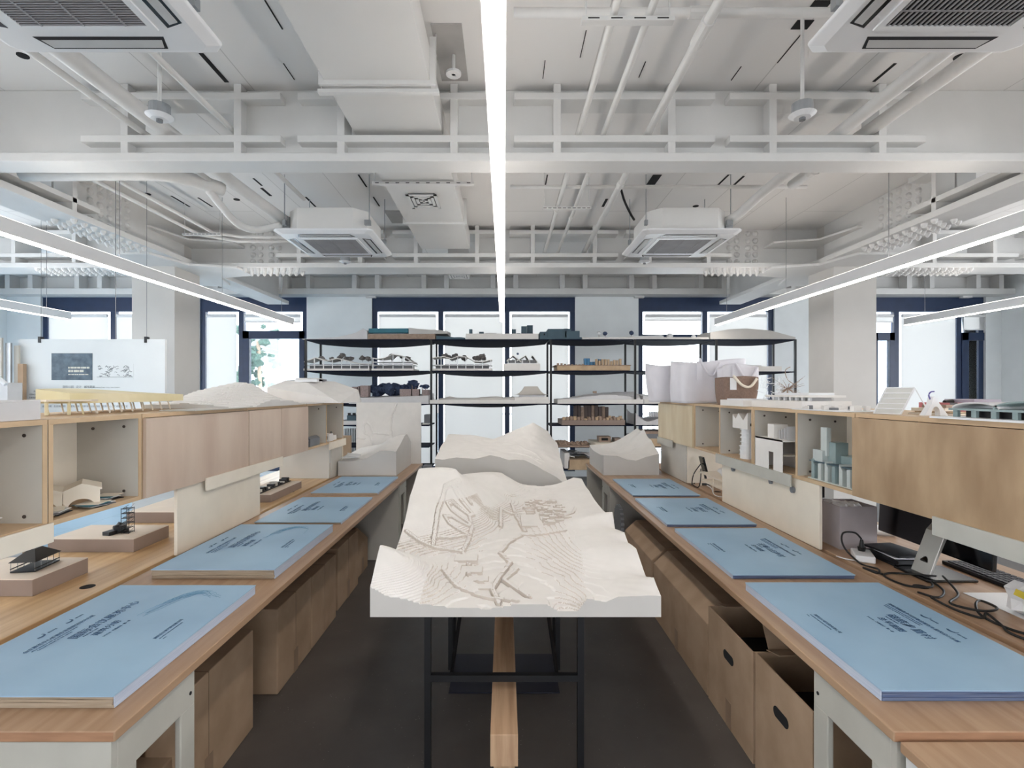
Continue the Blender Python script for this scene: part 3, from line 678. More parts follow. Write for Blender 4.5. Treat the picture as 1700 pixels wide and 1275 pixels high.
crail(-1, 5.15, 5.68, 'short white cover strip at the far end of the left cabinets')
crail(1, 3.14, 4.25, 'white cover strip with outlets under the right cabinets')
crail(1, 1.2, 2.10, 'white cover strip below the big brown cabinet at the right edge')
crail(1, 5.35, 5.87, 'short white cover strip under the far right blond cabinet')
panel(1.79, 1.85, 2.99, 3.13, 1.02, CZ0-.002, 'small dark socket box behind the white strip on the right', BLACK, 'box', 'socket_box')

# ---------------------------------------------------------------- blue drawing sets
def drawing_set(s, y0, L, th, x0, x1, lab, title, sub, edge=KRAFT, sketch=False, seed=0):
    rg = random.Random(seed); z0 = ZD+.001
    t = thing('drawing_set', lab, 'drawings', (s*(x0+x1)/2, y0+L/2, z0), group='blue covered drawing sets on the desks')
    # page block with slightly wavy sheets
    nb = max(2, int(th/.008)); m = MB(); fr = MB()
    for k in range(nb):
        za = z0+th*k/nb; zb = z0+th*(k+1)/nb-.0006; j = rg.uniform(-.003, .003); j2 = rg.uniform(-.004, .004)
        N = 14; xs_ = [s*(x0+.004+j+(x1-x0-.008)*i/N) for i in range(N+1)]
        for ya, yb in ((y0+.003+j2, y0+L-.003+j2),):
            vs_ = []
            for i, xx in enumerate(xs_):
                wv = .0012*math.sin(i*.9+k+seed)
                for yy in (ya, yb):
                    for zz in (za, zb): vs_.append((xx, yy, zz+wv*(k+.5)/nb))
            fs = []
            for i in range(N):
                a = i*4; b = a+4
                fs += [(a, b, b+1, a+1), (a+2, a+3, b+3, b+2), (a+1, b+1, b+3, a+3), (a, a+2, b+2, b)]
            fs += [(0, 1, 3, 2), (N*4, N*4+2, N*4+3, N*4+1)]
            m.add(vs_, fs)
    m.build('pages', PAGES if edge is PAGES else edge, t)
    MB().box(s*x0, y0+.006, z0+.0005, s*(x0+.0035), y0+L-.006, z0+th-.001).build('side_edges', PAGES, t)
    # cover sheet: softly waved
    nx, ny = 26, 36; gx, gy = np.meshgrid(np.linspace(0, 1, nx), np.linspace(0, 1, ny))
    H = z0+th+.0015+.0011*(fbm(gx*5, gy*5, seed+3, 1.2, 2)+1.2)
    H += .004*np.exp(-((gx-.5)**2+(gy-.75)**2)/.02)*(1 if seed == 2 else 0)
    m = MB(); m.heights(min(s*x0, s*x1), max(s*x0, s*x1), y0, y0+L, z0+th-.0005, H)
    cov = m.build('cover', BLUE, t, smooth=False)
    zt = float(H.max())+.0004
    # print: right-hand reader looks outwards from the aisle
    def T(x, y):   # page frame: text up = outward (s*X), right = -s*Y
        xx = s*x; M = Matrix(((0, s, 0, xx), (-s, 0, 0, y), (0, 0, 1, zt), (0, 0, 0, 1))); return M
    ystart = (y0+L) if s > 0 else y0
    yy = lambda d: ystart-s*d      # distance d from the reader's left edge
    W = L
    def tx(nm, txt, size, d, x, mm=INK): text_mesh(nm, txt, size, mm, cov, T(x, yy(d)))
    tx('heading', sub[0], .017, W*.28, x1-.135); tx('heading_line', 'SITE PLANNING AND ARCHITECTURAL DESIGN', .0085, W*.29, x1-.150, INK)
    tx('heading_line', sub[1], .0085, W*.30, x1-.162, INK)
    tx('title', title[0], .040, W*.40, x1-.215); tx('subtitle', 'MASTER PLAN', .010, W*.42, x1-.232)
    tx('title', title[1], .030, W*.43, x1-.268); tx('date_line', '2018.06   方案设计   第一册', .011, W*.42, x1-.30)
    tx('footer', '建筑设计研究院有限公司', .014, W*.40, x0+.105); tx('footer', 'ARCHITECTURE DESIGN INSTITUTE', .008, W*.40, x0+.09); tx('footer', 'www.', .008, W*.4, x0+.078)
    for k, d in enumerate((.42, .56)):
        m = MB(); cx_, cy_ = s*(x1-.075), yy(W*d)
        pts = []
        for i in range(9):
            a = -2.4+i*.35; pts.append((cx_+s*.016*math.sin(a), cy_-s*.020*math.cos(a)))
        for i in range(8, -1, -1):
            a = -2.4+i*.35; pts.append((cx_+s*(.010*math.sin(a)+.002), cy_-s*.017*math.cos(a)))
        m.prism(pts, .0004, zt-.0002); m.build('logo', INK, cov)
        tx('logo_text', '设计单位' if k else '建设单位', .009, W*d+.028, x1-.085)
    if sketch:
        m = MB(); rg = random.Random(seed+5)
        for q in range(15):
            a0 = rg.uniform(0, 1); pts = []
            for i in range(10):
                f = a0*.4+i*.06; rr = .05+.12*f; cxx = x0+.30-.23*f**1.6+rg.uniform(-.006, .006); dd = W*(.60+.28*math.sin(f*2.6))+rg.uniform(-.006, .006) if f < .9 else W*.7
                pts.append((s*max(x0+.06, cxx-.02*(q % 5)*.4), yy(dd+.006*(q % 7)), zt))
            m.tube(pts, .0005, 3, 2)
        m.build('sketch', INKL, cov)
    return t
T1 = ('磁底乡眉村', '总平面图'); T2 = ('国际会议展览中心', '建筑分册')
S1 = ('郭家湾磁底乡村庄建设规划与建筑设计方案', 'DETAILED PLANNING AND CONCEPT DESIGN'); S2 = ('会议展览中心修建性详细规划设计方案', 'CONCEPT DESIGN OF THE CENTRE')
drawing_set(-1, 1.444, .83, .034, 1.09, 1.685, 'thick blue drawing set nearest at bottom left with a contour sketch on its cover', T2, S2, sketch=True, seed=1)
drawing_set(-1, 2.447, .84, .043, 1.085, 1.67, 'thickest blue drawing set, second on the left desk, kraft edged', T2, S2, sketch=True, seed=2)
drawing_set(-1, 3.46, .83, .012, 1.09, 1.67, 'thin blue drawing set, third along the left desk', T2, S2, seed=3)
drawing_set(-1, 4.466, .86, .014, 1.09, 1.67, 'farthest blue drawing set on the left desk before the white terrain', T1, S2, seed=4)
drawing_set(1, 1.478, .84, .030, 1.078, 1.675, 'large blue drawing set nearest at bottom right with clear printed title', T1, S1, edge=BPAGE, seed=5)
drawing_set(1, 2.447, .84, .018, 1.08, 1.66, 'blue drawing set, second along the right desk', ('云峰山庄乡村', '总平面图'), S1, edge=BPAGE, seed=6)
drawing_set(1, 3.40, .84, .014, 1.07, 1.66, 'blue drawing set, third along the right desk beside the white panel', ('云峰山庄', '总平面图'), S1, edge=BPAGE, seed=7)
drawing_set(1, 4.38, .83, .010, 1.09, 1.66, 'farthest blue drawing set on the right desk', T1, S1, edge=BPAGE, seed=8)

# ---------------------------------------------------------------- cardboard boxes below the desks
def carton(x0, x1, y0, y1, h, lab, hole=False, open_=False, tape=True, s=1, bevelled=False):
    t = thing('cardboard_box', lab, 'box', ((x0+x1)/2, (y0+y1)/2, 0), group='cardboard boxes under the desks')
    xa = x0 if s > 0 else x1     # aisle side
    m = MB(); th = .006
    if bevelled:
        m.prism([(x0, 0), (x1, 0), (x1, h), (x0+.10*s, h), (x0, h-.09)] if s > 0 else [(x0, 0), (x1, 0), (x1, h-.09), (x1-.1, h), (x0, h)], y1-y0, y0, 'y'); m.build('carton_body', CARD, t, bevel=.004)
    elif open_:
        m.box(x0, y0, 0, x1, y1, th); m.box(x0, y0, th, x0+th, y1, h); m.box(x1-th, y0, th, x1, y1, h); m.box(x0+th, y0, th, x1-th, y0+th, h); m.box(x0+th, y1-th, th, x1-th, y1, h)
        m.build('carton_body', CARD, t)
        fx = s
        MB().cb(((x0+x1)/2+.02, y0+.045, h+.06), ((x1-x0)*.82, .15, .004), rx=1.05).build('flap', CARD, t)
        MB().cb(((x0+x1)/2, y1-.03, h+.012), ((x1-x0)*.8, .11, .004), rx=-.25).build('flap', CARD, t)
        MB().box(x0+.02, y0+.02, .02, x1-.02, y1-.02, h-.16).build('interior_shade', DARK, t)  # near-black block stands in for the shade inside the open carton
    else:
        m.box(x0, y0, 0, x1, y1, h).build('carton_body', CARD, t, bevel=.005)
        MB().box(x0-.001, (y0+y1)/2-.003, h*.0+.01, x1+.001, (y0+y1)/2+.003, h+.001).build('seam', CARDD, t)
    if tape: MB().box(xa-s*.0015, (y0+y1)/2-.03, 0, xa, (y0+y1)/2+.03, .13).build('tape', CARDD, t)
    if hole:
        pts = [(( y0+y1)/2+.055*math.copysign(1, math.cos(a))*.6+.022*math.cos(a), h-.15+.022*math.sin(a)) for a in np.linspace(0, 2*math.pi, 20, endpoint=False)]
        MB().prism(pts, .003, min(xa, xa-s*.001)-(.001), 'x').build('hand_hole', DARK, t)
    return t
carton(-1.69, -1.22, 1.76, 2.52, .475, 'large carton just past the near left white desk leg', s=-1)
carton(-1.69, -1.22, 2.79, 3.28, .46, 'carton with dark near side, second group under the left desk', s=-1)
carton(-1.69, -1.22, 3.29, 3.76, .455, 'carton joined behind the second left one', s=-1, tape=False)
carton(-1.69, -1.24, 3.86, 4.40, .46, 'carton under the left desk below the third drawing set', s=-1)
carton(-1.66, -1.28, 4.52, 4.86, .36, 'smaller darker carton lit on its lid near the far left leg', s=-1, bevelled=True)
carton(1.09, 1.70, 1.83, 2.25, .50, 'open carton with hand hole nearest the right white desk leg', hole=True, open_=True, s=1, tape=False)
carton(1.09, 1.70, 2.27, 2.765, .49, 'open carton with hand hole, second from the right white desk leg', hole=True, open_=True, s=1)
carton(1.09, 1.70, 2.78, 3.78, .475, 'long closed carton with sloping lid under the right desk', s=1, bevelled=True)
carton(1.09, 1.68, 3.83, 4.68, .475, 'farther long carton with sloping lid beside the big terrain model', s=1, bevelled=True, tape=False)
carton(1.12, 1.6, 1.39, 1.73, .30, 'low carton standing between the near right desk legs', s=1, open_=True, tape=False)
carton(-1.69, -1.10, 1.40, 1.72, .42, 'carton standing between the near left desk legs', s=-1, tape=False)
m = MB(); n = 40
pts = []
for i in range(n):
    a = 2*math.pi*i/n; r = .145 if i % 2 else .16; pts.append((4.85+r*math.cos(a), .42+r*math.sin(a)))
m.prism(pts, .03, 1.06, 'x'); g = m.build('cable_reel', GREYM, label='grey toothed round reel under the far right desk', cat='reel', bevel=.002)
MB().cb((1.25, 5.5, .42), (.25, .35, .3)).build('drawer_unit', BLACK, label='dark storage box under the far right desk with white label', cat='box')

# ---------------------------------------------------------------- big white terrain model on trestle
def terrain(name, pts, x0, x1, y0, y1, zb, nx, ny, m, lab, cat='landscape model', fn=None, rz=0, group=None, amp=.0, seed=1, parent=None):
    gx, gy, H = rbf(pts, x0, x1, y0, y1, nx, ny)
    if amp: H = H+amp*fbm(gx, gy, seed, 6)
    if fn is not None: H = fn(gx, gy, H)
    H = np.maximum(H, zb+.004)
    return MB().heights(x0, x1, y0, y1, zb, H).build(name, m, label=lab if not parent else None, cat=cat if not parent else None, group=group, parent=parent)
P1 = [(-.523, 2.02, .872), (-.46, 2.02, .835), (-.33, 2.02, .81), (-.2, 2.02, .792), (-.06, 2.02, .787), (.05, 2.02, .804), (.16, 2.02, .804), (.215, 2.02, .776), (.29, 2.02, .778), (.325, 2.02, .826), (.395, 2.02, .812), (.445, 2.02, .833), (.612, 2.02, .833),
      (-.523, 2.18, .984), (-.46, 2.2, .955), (-.38, 2.22, .89), (-.3, 2.22, .83), (-.523, 2.10, .93), (-.523, 2.5, .87), (-.523, 2.73, .955), (-.523, 2.88, 1.055), (-.523, 3.16, 1.158), (-.4, 3.18, 1.162), (-.3, 3.2, 1.155), (-.19, 3.35, 1.05), (-.4, 2.9, .99), (-.3, 2.75, .88), (-.3, 3.0, .96),
      (-.19, 3.6, .99), (-.3, 3.6, 1.0), (-.523, 3.6, 1.0), (-.523, 4.1, .95), (-.077, 3.9, 1.01), (-.02, 4.05, 1.0), (.12, 4.05, .895), (.3, 4.08, .885), (.41, 4.05, .89), (.55, 4.1, .955), (.612, 4.1, .945),
      (-.25, 2.5, .825), (-.1, 2.3, .80), (0, 2.3, .795), (.1, 2.3, .80), (0, 2.6, .815), (-.12, 2.8, .835), (0, 3.0, .83), (.1, 2.9, .835), (-.08, 3.15, .86), (.05, 3.3, .845), (.05, 3.7, .88), (.2, 3.2, .855), (.3, 3.4, .86), (.25, 3.7, .872), (.4, 3.3, .87), (.2, 2.8, .845), (.2, 2.5, .82), (.27, 2.3, .815), (.33, 2.2, .83),
      (.612, 3.73, .92), (.612, 3.4, .90), (.612, 3.1, .905), (.612, 2.93, .952), (.612, 2.86, .875), (.612, 2.64, .915), (.612, 2.56, .885), (.612, 2.40, .905), (.612, 2.24, .835), (.612, 2.12, .872), (.612, 2.07, .85), (.48, 2.93, .93), (.42, 2.64, .90), (.40, 2.45, .89), (.38, 2.30, .85), (.45, 2.2, .835), (.44, 2.8, .89), (-.4, 2.5, .84), (-.42, 2.35, .89)]
ROADS = [[(-.02, 2.05), (-.05, 2.2), (-.02, 2.34), (.03, 2.5), (-.02, 2.62), (.02, 2.76), (.10, 2.88)], [(.10, 2.88), (.22, 2.84), (.33, 2.82)], [(-.05, 2.2), (-.16, 2.34), (-.17, 2.5), (-.21, 2.60), (-.19, 2.72), (-.18, 2.9), (-.20, 3.0)],
         [(-.21, 2.60), (-.34, 2.60), (-.42, 2.62), (-.50, 2.66)], [(-.19, 2.80), (-.28, 2.72), (-.37, 2.68)], [(.05, 2.05), (-.08, 2.12), (-.2, 2.2), (-.27, 2.32)], [(.10, 2.10), (0, 2.3), (.06, 2.42)],
         [(-.19, 2.80), (-.30, 2.84), (-.33, 2.88), (-.30, 2.91), (-.20, 2.90), (-.19, 2.93), (-.30, 2.97), (-.33, 3.0), (-.30, 3.03), (-.20, 3.0), (-.18, 3.03), (-.28, 3.08), (-.31, 3.11), (-.28, 3.13), (-.2, 3.10)], [(-.36, 2.62), (-.37, 2.9), (-.35, 3.08), (-.27, 3.16)], [(.12, 2.95), (.09, 3.2), (.05, 3.45)], [(.33, 3.1), (.42, 3.2), (.5, 3.5), (.61, 3.6)],
         [(-.02, 3.05), (-.02, 3.3), (.07, 3.32)]]
def terr1(gx, gy, H):
    st = .0068; T_ = (np.floor(H/st)+np.clip((H/st-np.floor(H/st)-.75)*4, 0, 1))*st
    n = fbm(gx, gy, 5, 9, 3); mask = np.clip((.93-H)*16, 0, 1)*np.clip((.42-gx)/.1, 0, 1)*.95+.04
    H2 = H+.0016*n+.0030*fbm(gx, gy, 9, 24, 3)*np.clip((.9-H)*20, 0, 1)
    T_ = (np.floor(H2/st)+np.clip((H2/st-np.floor(H2/st)-.88)*8, 0, 1))*st
    H = H2*(1-mask)+T_*mask
    for r in ROADS:
        d = polydist(gx, gy, r); k = d < .009
        H = np.where(k, np.round(H2/.004)*.004+.005, H); H = np.where((d >= .009) & (d < .0135), H-.005, H)
    rg = np.random.RandomState(3)
    for i in range(110):   # village blocks
        x = rg.uniform(.14, .38); y = rg.uniform(3.0, 3.62); a, b = rg.uniform(.010, .026), rg.uniform(.008, .018)
        k = (abs(gx-x) < a) & (abs(gy-y) < b)
        if k.any(): H = np.where(k, H[k].mean()+rg.uniform(.006, .016), H)
    for x0_, x1_, y0_, y1_, d in ((-.20, -.10, 2.36, 2.44, .004), (-.16, -.07, 2.28, 2.34, .002), (-.13, -.05, 2.2, 2.26, .0), (-.24, -.13, 2.47, 2.57, .01), (.1, .22, 3.02, 3.3, .004)):
        k = (gx > x0_) & (gx < x1_) & (gy > y0_) & (gy < y1_); H = np.where(k, H[k].mean()+d, H)
    # broad fluted benches toward the right edge
    rmask = np.clip((gx-.42)/.06, 0, 1)
    return H*(1-rmask)+(H2-.0*gx)*rmask
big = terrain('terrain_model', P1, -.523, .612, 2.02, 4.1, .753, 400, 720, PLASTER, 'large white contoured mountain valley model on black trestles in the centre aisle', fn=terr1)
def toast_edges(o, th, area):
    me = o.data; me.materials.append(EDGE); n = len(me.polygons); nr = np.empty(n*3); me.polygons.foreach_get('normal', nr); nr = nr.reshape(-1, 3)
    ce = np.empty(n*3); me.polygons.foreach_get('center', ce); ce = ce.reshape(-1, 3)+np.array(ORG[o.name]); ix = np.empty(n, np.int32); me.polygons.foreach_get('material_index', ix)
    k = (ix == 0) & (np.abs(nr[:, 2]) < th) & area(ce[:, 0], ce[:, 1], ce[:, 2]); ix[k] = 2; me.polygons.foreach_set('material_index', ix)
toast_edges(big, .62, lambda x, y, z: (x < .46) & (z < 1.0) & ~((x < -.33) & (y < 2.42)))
P2 = [(-.52, 4.35, 1.06), (-.4, 4.35, 1.08), (-.25, 4.35, 1.075), (-.12, 4.35, 1.104), (-.03, 4.35, 1.085), (.04, 4.35, 1.058), (.16, 4.35, 1.058), (.25, 4.35, 1.02), (.35, 4.35, .965), (.44, 4.35, .92), (.52, 4.35, .86),
      (-.55, 4.6, 1.10), (-.58, 5.1, 1.16), (-.58, 5.4, 1.19), (-.3, 5.4, 1.18), (-.11, 5.4, 1.14), (.08, 5.4, 1.22), (.19, 5.38, 1.26), (.30, 5.35, 1.31), (.38, 5.38, 1.27), (.458, 5.4, 1.22), (.53, 5.4, 1.10), (.54, 5.0, 1.0), (.53, 4.7, .92), (0, 4.7, 1.08), (.25, 4.8, 1.09), (-.3, 4.8, 1.12), (.3, 5.1, 1.19), (0, 5.1, 1.13), (.42, 4.8, 1.02)]
def terr2(gx, gy, H):
    H = H+.010*fbm(gx, gy, 11, 7)+.004*np.abs(fbm(gx, gy, 12, 22, 2))
    for r in ([(.0, 5.0), (.15, 4.9), (.2, 4.8), (.3, 4.75), (.35, 4.66), (.25, 4.62)], [(.05, 4.7), (.2, 4.66), (.32, 4.55)]):
        d = polydist(gx, gy, r); H = np.where(d < .012, H+.006, H)
    return H
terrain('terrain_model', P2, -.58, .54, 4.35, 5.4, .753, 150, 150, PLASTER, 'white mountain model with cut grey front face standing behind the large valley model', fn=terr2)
def trestle(y0, y1, lab, zt=.752, full=True):
    t = thing('trestle', lab, 'trestle', (0, (y0+y1)/2, 0))
    h = .013
    for y in (y0, y1):
        for x in (-.315, .315): MB().box(x-h, y-h, 0, x+h, y+h, zt).build('leg', BLACK, t)
        MB().box(-.302, y-h, zt-2*h, .302, y+h, zt).build('top_bar', BLACK, t)
    MB().box(-.302, y0-h, .44, .302, y0+h, .466).build('cross_bar', BLACK, t)
    for x in (-.315, .315): MB().box(x-h, y0+h, zt-2*h-.001, x+h, y1-h, zt-.001).build('side_rail', BLACK, t)
    return t
trestle(2.14, 3.05, 'black steel trestle frame with cross bar carrying the large valley model')
trestle(3.25, 3.95, 'rear black trestle below the far half of the valley model')
trestle(4.45, 5.3, 'black trestle under the mountain model behind the valley model')
t = thing('base_plate', None, None); bpy.data.objects.remove(t)
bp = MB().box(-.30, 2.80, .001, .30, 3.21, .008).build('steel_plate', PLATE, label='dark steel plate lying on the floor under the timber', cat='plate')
m = MB().box(-.23, 3.08, .30, -.205, 3.105, .31)
t = thing('a_frame', 'pair of slanting black bars standing behind the near trestle', 'frame', (0, 3.2, 0))
for s in (-1, 1): MB().tube([(s*.30, 2.95, .02), (s*.20, 3.15, .745)], .012, 6).build('bar', BLACK, t)
t = thing('timber_beam', 'long sawn timber lying under the valley model along the aisle', 'timber', (-.0, 2.9, 0))
MB().box(-.05, 1.86, .285, .05, 4.0, .40).build('timber', TIMBER, t, bevel=.002)
for y in (1.95, 3.8): MB().box(-.04, y, 0, .04, y+.08, .285).build('support_block', TIMBER, t)

# models on the far desks
Pl = [(-1.75, 5.47, .90), (-1.6, 5.47, .90), (-1.45, 5.47, .93), (-1.32, 5.47, 1.0), (-1.25, 5.47, 1.01), (-1.15, 5.47, 1.0), (-1.75, 6.3, .95), (-1.5, 6.2, 1.0), (-1.3, 5.9, 1.10), (-1.2, 6.0, 1.14), (-1.14, 6.1, 1.13), (-1.14, 6.35, 1.02), (-1.5, 5.9, .97), (-1.14, 5.7, 1.06), (-1.75, 5.9, .93)]
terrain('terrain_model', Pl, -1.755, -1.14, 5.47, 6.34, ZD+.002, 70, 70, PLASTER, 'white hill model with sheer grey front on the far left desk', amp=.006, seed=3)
m = MB(); 
for k in range(3): m.add([(-1.72+.04*k, 5.45, .935+.01*k), (-1.58+.03*k, 5.44, .94), (-1.55, 5.6, .955), (-1.70, 5.62, .95+.01*k), (-1.72+.04*k, 5.45, .938+.01*k), (-1.58+.03*k, 5.44, .943), (-1.55, 5.6, .958), (-1.70, 5.62, .953+.01*k)], [(0, 1, 2, 3), (4, 7, 6, 5), (0, 4, 5, 1), (1, 5, 6, 2), (2, 6, 7, 3), (3, 7, 4, 0)])
m.build('paper_scrap', PLAS, label='crumpled white paper lying on the left end hill model', cat='paper')
Pr = [(1.055, 5.5, .955), (1.2, 5.5, .95), (1.3, 5.5, .91), (1.4, 5.5, .90), (1.5, 5.5, .935), (1.64, 5.5, .965), (1.05, 6.4, .98), (1.3, 6.3, .95), (1.5, 6.2, 1.03), (1.64, 6.1, 1.20), (1.64, 5.8, 1.10), (1.5, 5.9, 1.0), (1.3, 5.9, .94), (1.15, 5.9, .96), (1.64, 6.4, 1.18)]
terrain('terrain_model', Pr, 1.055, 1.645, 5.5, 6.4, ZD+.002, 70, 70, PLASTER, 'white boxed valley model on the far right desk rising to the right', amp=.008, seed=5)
# relief leaning upright at the end of the left desk
gx, gy = np.meshgrid(np.linspace(0, 1, 90), np.linspace(0, 1, 90)); H = .03+.006*fbm(gx, gy, 21, 5)+.012*np.exp(-((gx-.75)**2+(gy-.6)**2)/.02)
for pts, hh in (([(.62, .97), (.56, .8), (.53, .6), (.55, .45), (.60, .33)], -.012), ([(.28, .2), (.22, .45), (.13, .5), (.11, .62), (.16, .68), (.22, .62), (.26, .50), (.5, .48)], .008), ([(.0, .42), (.13, .41)], .008)):
    d = polydist(gx, gy, pts); H = np.where(d < .012, H+hh, H)
mb = MB().heights(0, .80, 0, .755, 0, H)
mb.v = [(-1.83+x, 6.435-z*.8+y*.02-.01, .7455+y) for x, y, z in mb.v]
mb.build('relief_model', PLASTER, label='tall white relief board standing upright at the far end of the left desk', cat='landscape model')
# ---------------------------------------------------------------- on top of the left cabinets
ZT_ = CZ1+.001
def grid_top(pts, x0, x1, y0, y1, zb, n, m, lab, cat='landscape model', amp=.004, seed=1, name='terrain_model', fn=None, parent=None):
    return terrain(name, pts, x0, x1, y0, y1, zb, n, n, m, lab, cat, amp=amp, seed=seed, fn=fn, parent=parent)
grid_top([(-2.25, 1.45, 1.605), (-1.79, 1.45, 1.598), (-1.79, 1.7, 1.60), (-1.79, 1.85, 1.592), (-1.79, 1.97, 1.597), (-1.79, 2.0, 1.602), (-2.25, 2.0, 1.60)], -2.25, -1.79, 1.45, 2.0, ZT_, 30, PLASTER2, 'grey white block model at the left edge on the left cabinet', amp=.001)
# long pale yellow roofed model on thin legs
t = thing('building_model', 'long pale yellow boat shaped roof model on thin legs, on the left cabinets', 'architecture model', (-2.1, 2.4, ZT_), local=True)
t.rotation_euler = (0, 0, math.radians(6.5))
m = MB(); N = 16; ring = []
L_ = .86
for i in range(N+1):
    f = i/N; y = L_*f; wd = .06+.11*math.sin(math.pi*min(f*1.5+.12, 1)*.5); zt = .115+.012*math.sin(math.pi*f)-.015*f; zb = .055+.0*f
    ring.append([(-wd*.8, y, zt+.004), (wd, y, .100-.008*f), (wd, y, .052), (-wd*.8, y, .052)])
vs_ = [p for r in ring for p in r]; fs = [(0, 1, 2, 3), (N*4+3, N*4+2, N*4+1, N*4)]
for i in range(N):
    for k in range(4): a = i*4+k; b = i*4+(k+1) % 4; fs.append((a, a+4, b+4, b))
m.add(vs_, fs).build('roof', YELLOW, t)
MB().prism([(-.10, -.02), (.05, -.10), (.16, .02), (.14, .10), (-.08, .05)], .008, .062).build('canopy', CREAM, t)
for i in range(9):
    y = .04+i*.097
    for x in (-.05, .10): MB().cyl((x+.02, y-.01, 0), (x, y, .056), .004, 6).build('leg', YELLOW if i < 1 else CREAM, t)
for x, y in ((-.02, -.06), (.03, -.07), (.09, -.02)): MB().cyl((x, y, 0), (x, y, .062), .007, 6).build('leg', YELLOW, t)
# mountain on left cabinet
def stepf(gx, gy, H):
    st = .012; return np.floor(H/st)*st*.6+H*.4
grid_top([(-2.3, 3.1, ZT_+.01), (-1.72, 3.1, ZT_+.006), (-1.72, 3.6, ZT_+.012), (-2.0, 3.4, ZT_+.05), (-2.3, 3.6, ZT_+.04), (-2.1, 3.75, ZT_+.12), (-2.05, 3.98, ZT_+.185), (-1.95, 4.0, ZT_+.178), (-1.9, 4.12, ZT_+.10), (-1.72, 4.0, ZT_+.045), (-1.85, 3.8, ZT_+.09), (-1.72, 4.5, ZT_+.012), (-2.3, 4.5, ZT_+.03), (-2.0, 4.4, ZT_+.05), (-2.3, 4.0, ZT_+.13)],
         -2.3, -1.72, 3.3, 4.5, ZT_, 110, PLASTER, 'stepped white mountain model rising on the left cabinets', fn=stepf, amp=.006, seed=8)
panel(-1.90, -1.70, 2.85, 3.52, ZT_+.0, ZT_+.006, 'thin grey board jutting over the front edge of the left cabinets', GREYB, 'board', 'model_baseboard')
panel(-2.0, -1.72, 4.52, 4.95, ZT_, ZT_+.005, 'thin dark edged flat board lying before the faceted white model', PLASTER2, 'board', 'model_baseboard')
# faceted white volume at the end
t = thing('building_model', 'white faceted hip shaped model at the far end of the left cabinets', 'architecture model', (-1.95, 5.25, ZT_))
x0, x1, y0, y1 = -2.28, -1.55, 4.98, 5.62
bz, mz, tz = ZT_, ZT_+.115, ZT_+.235
m = MB(); m.add([(x0, y0, bz), (x1-.03, y0, bz), (x1, y1, bz), (x0, y1, bz), (x0, y0, bz+.15), (x1-.12, y0, bz+.055), (x1, y1-.12, bz+.13), (x0, y1, bz+.20), (x0+.12, y0+.16, tz-.01), (x1-.40, y0+.14, tz-.035), (x1-.22, y1-.2, tz-.02), (x0+.2, y1-.12, tz)],
      [(0, 3, 2, 1), (0, 1, 5, 4), (1, 2, 6, 5), (2, 3, 7, 6), (3, 0, 4, 7), (4, 5, 9, 8), (5, 6, 10, 9), (6, 7, 11, 10), (7, 4, 8, 11), (8, 9, 10, 11)])
m.build('volume', PLASTER, t)
MB().box(x0+.20, y0+.20, tz-.022, x1-.30, y1-.22, tz+.002).build('roof_recess', GREYM, t)
MB().box(x0+.18, y0+.24, tz+.002, x1-.34, y1-.2, tz+.012).build('roof_slab', PLASTER, t)
MB().box(x1-.52, y0+.14, tz-.03, x1-.30, y0+.3, tz-.002).build('roof_box', PLAS, t)

# ---------------------------------------------------------------- in the left cells
zc = CZ0+.021
t = thing('building_model', 'small beige model with two arches inside the open left cell', 'architecture model', (-1.93, 2.27, zc), local=True, rz=math.radians(38))
t.scale = (1.15, 1.1, 1.25)
def arch_wall(w_, h, th, n=14, r=None, top=None):
    r = r or w_*.38; pts = [(-w_/2, 0), (-r, 0)]+[(-r*math.cos(math.pi*i/n), r*.78*math.sin(math.pi*i/n)) for i in range(1, n)]+[(r, 0), (w_/2, 0), (w_/2, h), (0, (top or h)), (-w_/2, h)]
    return pts
for xx in (-.055, .055):
    for yy in (-.08, .06):
        mb = MB().prism(arch_wall(.108, .062, 0, top=.075), .006, yy, 'y'); mb.v = [(x+xx, y, z) for x, y, z in mb.v]; mb.build('arch', CREAM, t)
MB().prism([(-.115, .06), (-.055, .078), (0, .062), (.055, .085), (.115, .066), (.115, .060), (0, .057), (-.115, .055)], .15, -.085, 'y').build('roof', CREAM, t)
for lab, (x, y, rz), c in (('stack of dark edged sheets at the front of the open left cell', (-1.86, 2.12, .3), 0), ('sheets with blue corners scattered beside the arched model', (-1.80, 2.28, -.2), 1), ('small beige slab pieces in the right corner of the open left cell', (-1.87, 2.42, .1), 2)):
    t = thing('sheet_pile', lab, 'sheets', (x, y, zc), rz, local=True)
    rg = random.Random(c)
    for k in range(6):
        mm = [DARK, PLASTER, GREYM, PLAS, TEAL if c else GREYB, CREAM][k]
        MB().cb((rg.uniform(-.01, .01), rg.uniform(-.02, .02), .002+k*.0032), (.09, .10 if c < 2 else .08, .0022), rg.uniform(-.4, .4)).build('sheet', mm, t)
t = thing('sheet_pile', 'pale torn board scraps in the cell cut by the left edge', 'scraps', (-1.9, 1.72, zc), local=True)
rg = random.Random(9)
for k in range(9): MB().cb((rg.uniform(-.09, .09), rg.uniform(-.15, .15), .006+k*.006), (.03, .22, .004), rg.uniform(-.8, .8), rx=rg.uniform(-.05, .05)).build('scrap', PLASTER if k % 3 else CREAM, t)
t = thing('building_model', 'grey angular block model in the first far open left cell', 'architecture model', (-1.82, 4.85, zc), local=True)
m = MB().prism([(-.05, 0), (.05, 0), (.05, .07), (.02, .09), (-.05, .05)], .20, -.1, 'x'); m.v = [(y, x*1.2, z) for x, y, z in m.v]; m.build('volume', GREYM, t)
MB().box(-.04, -.12, .05, .04, .1, .06).build('roof_slab', PLASTER2, t)
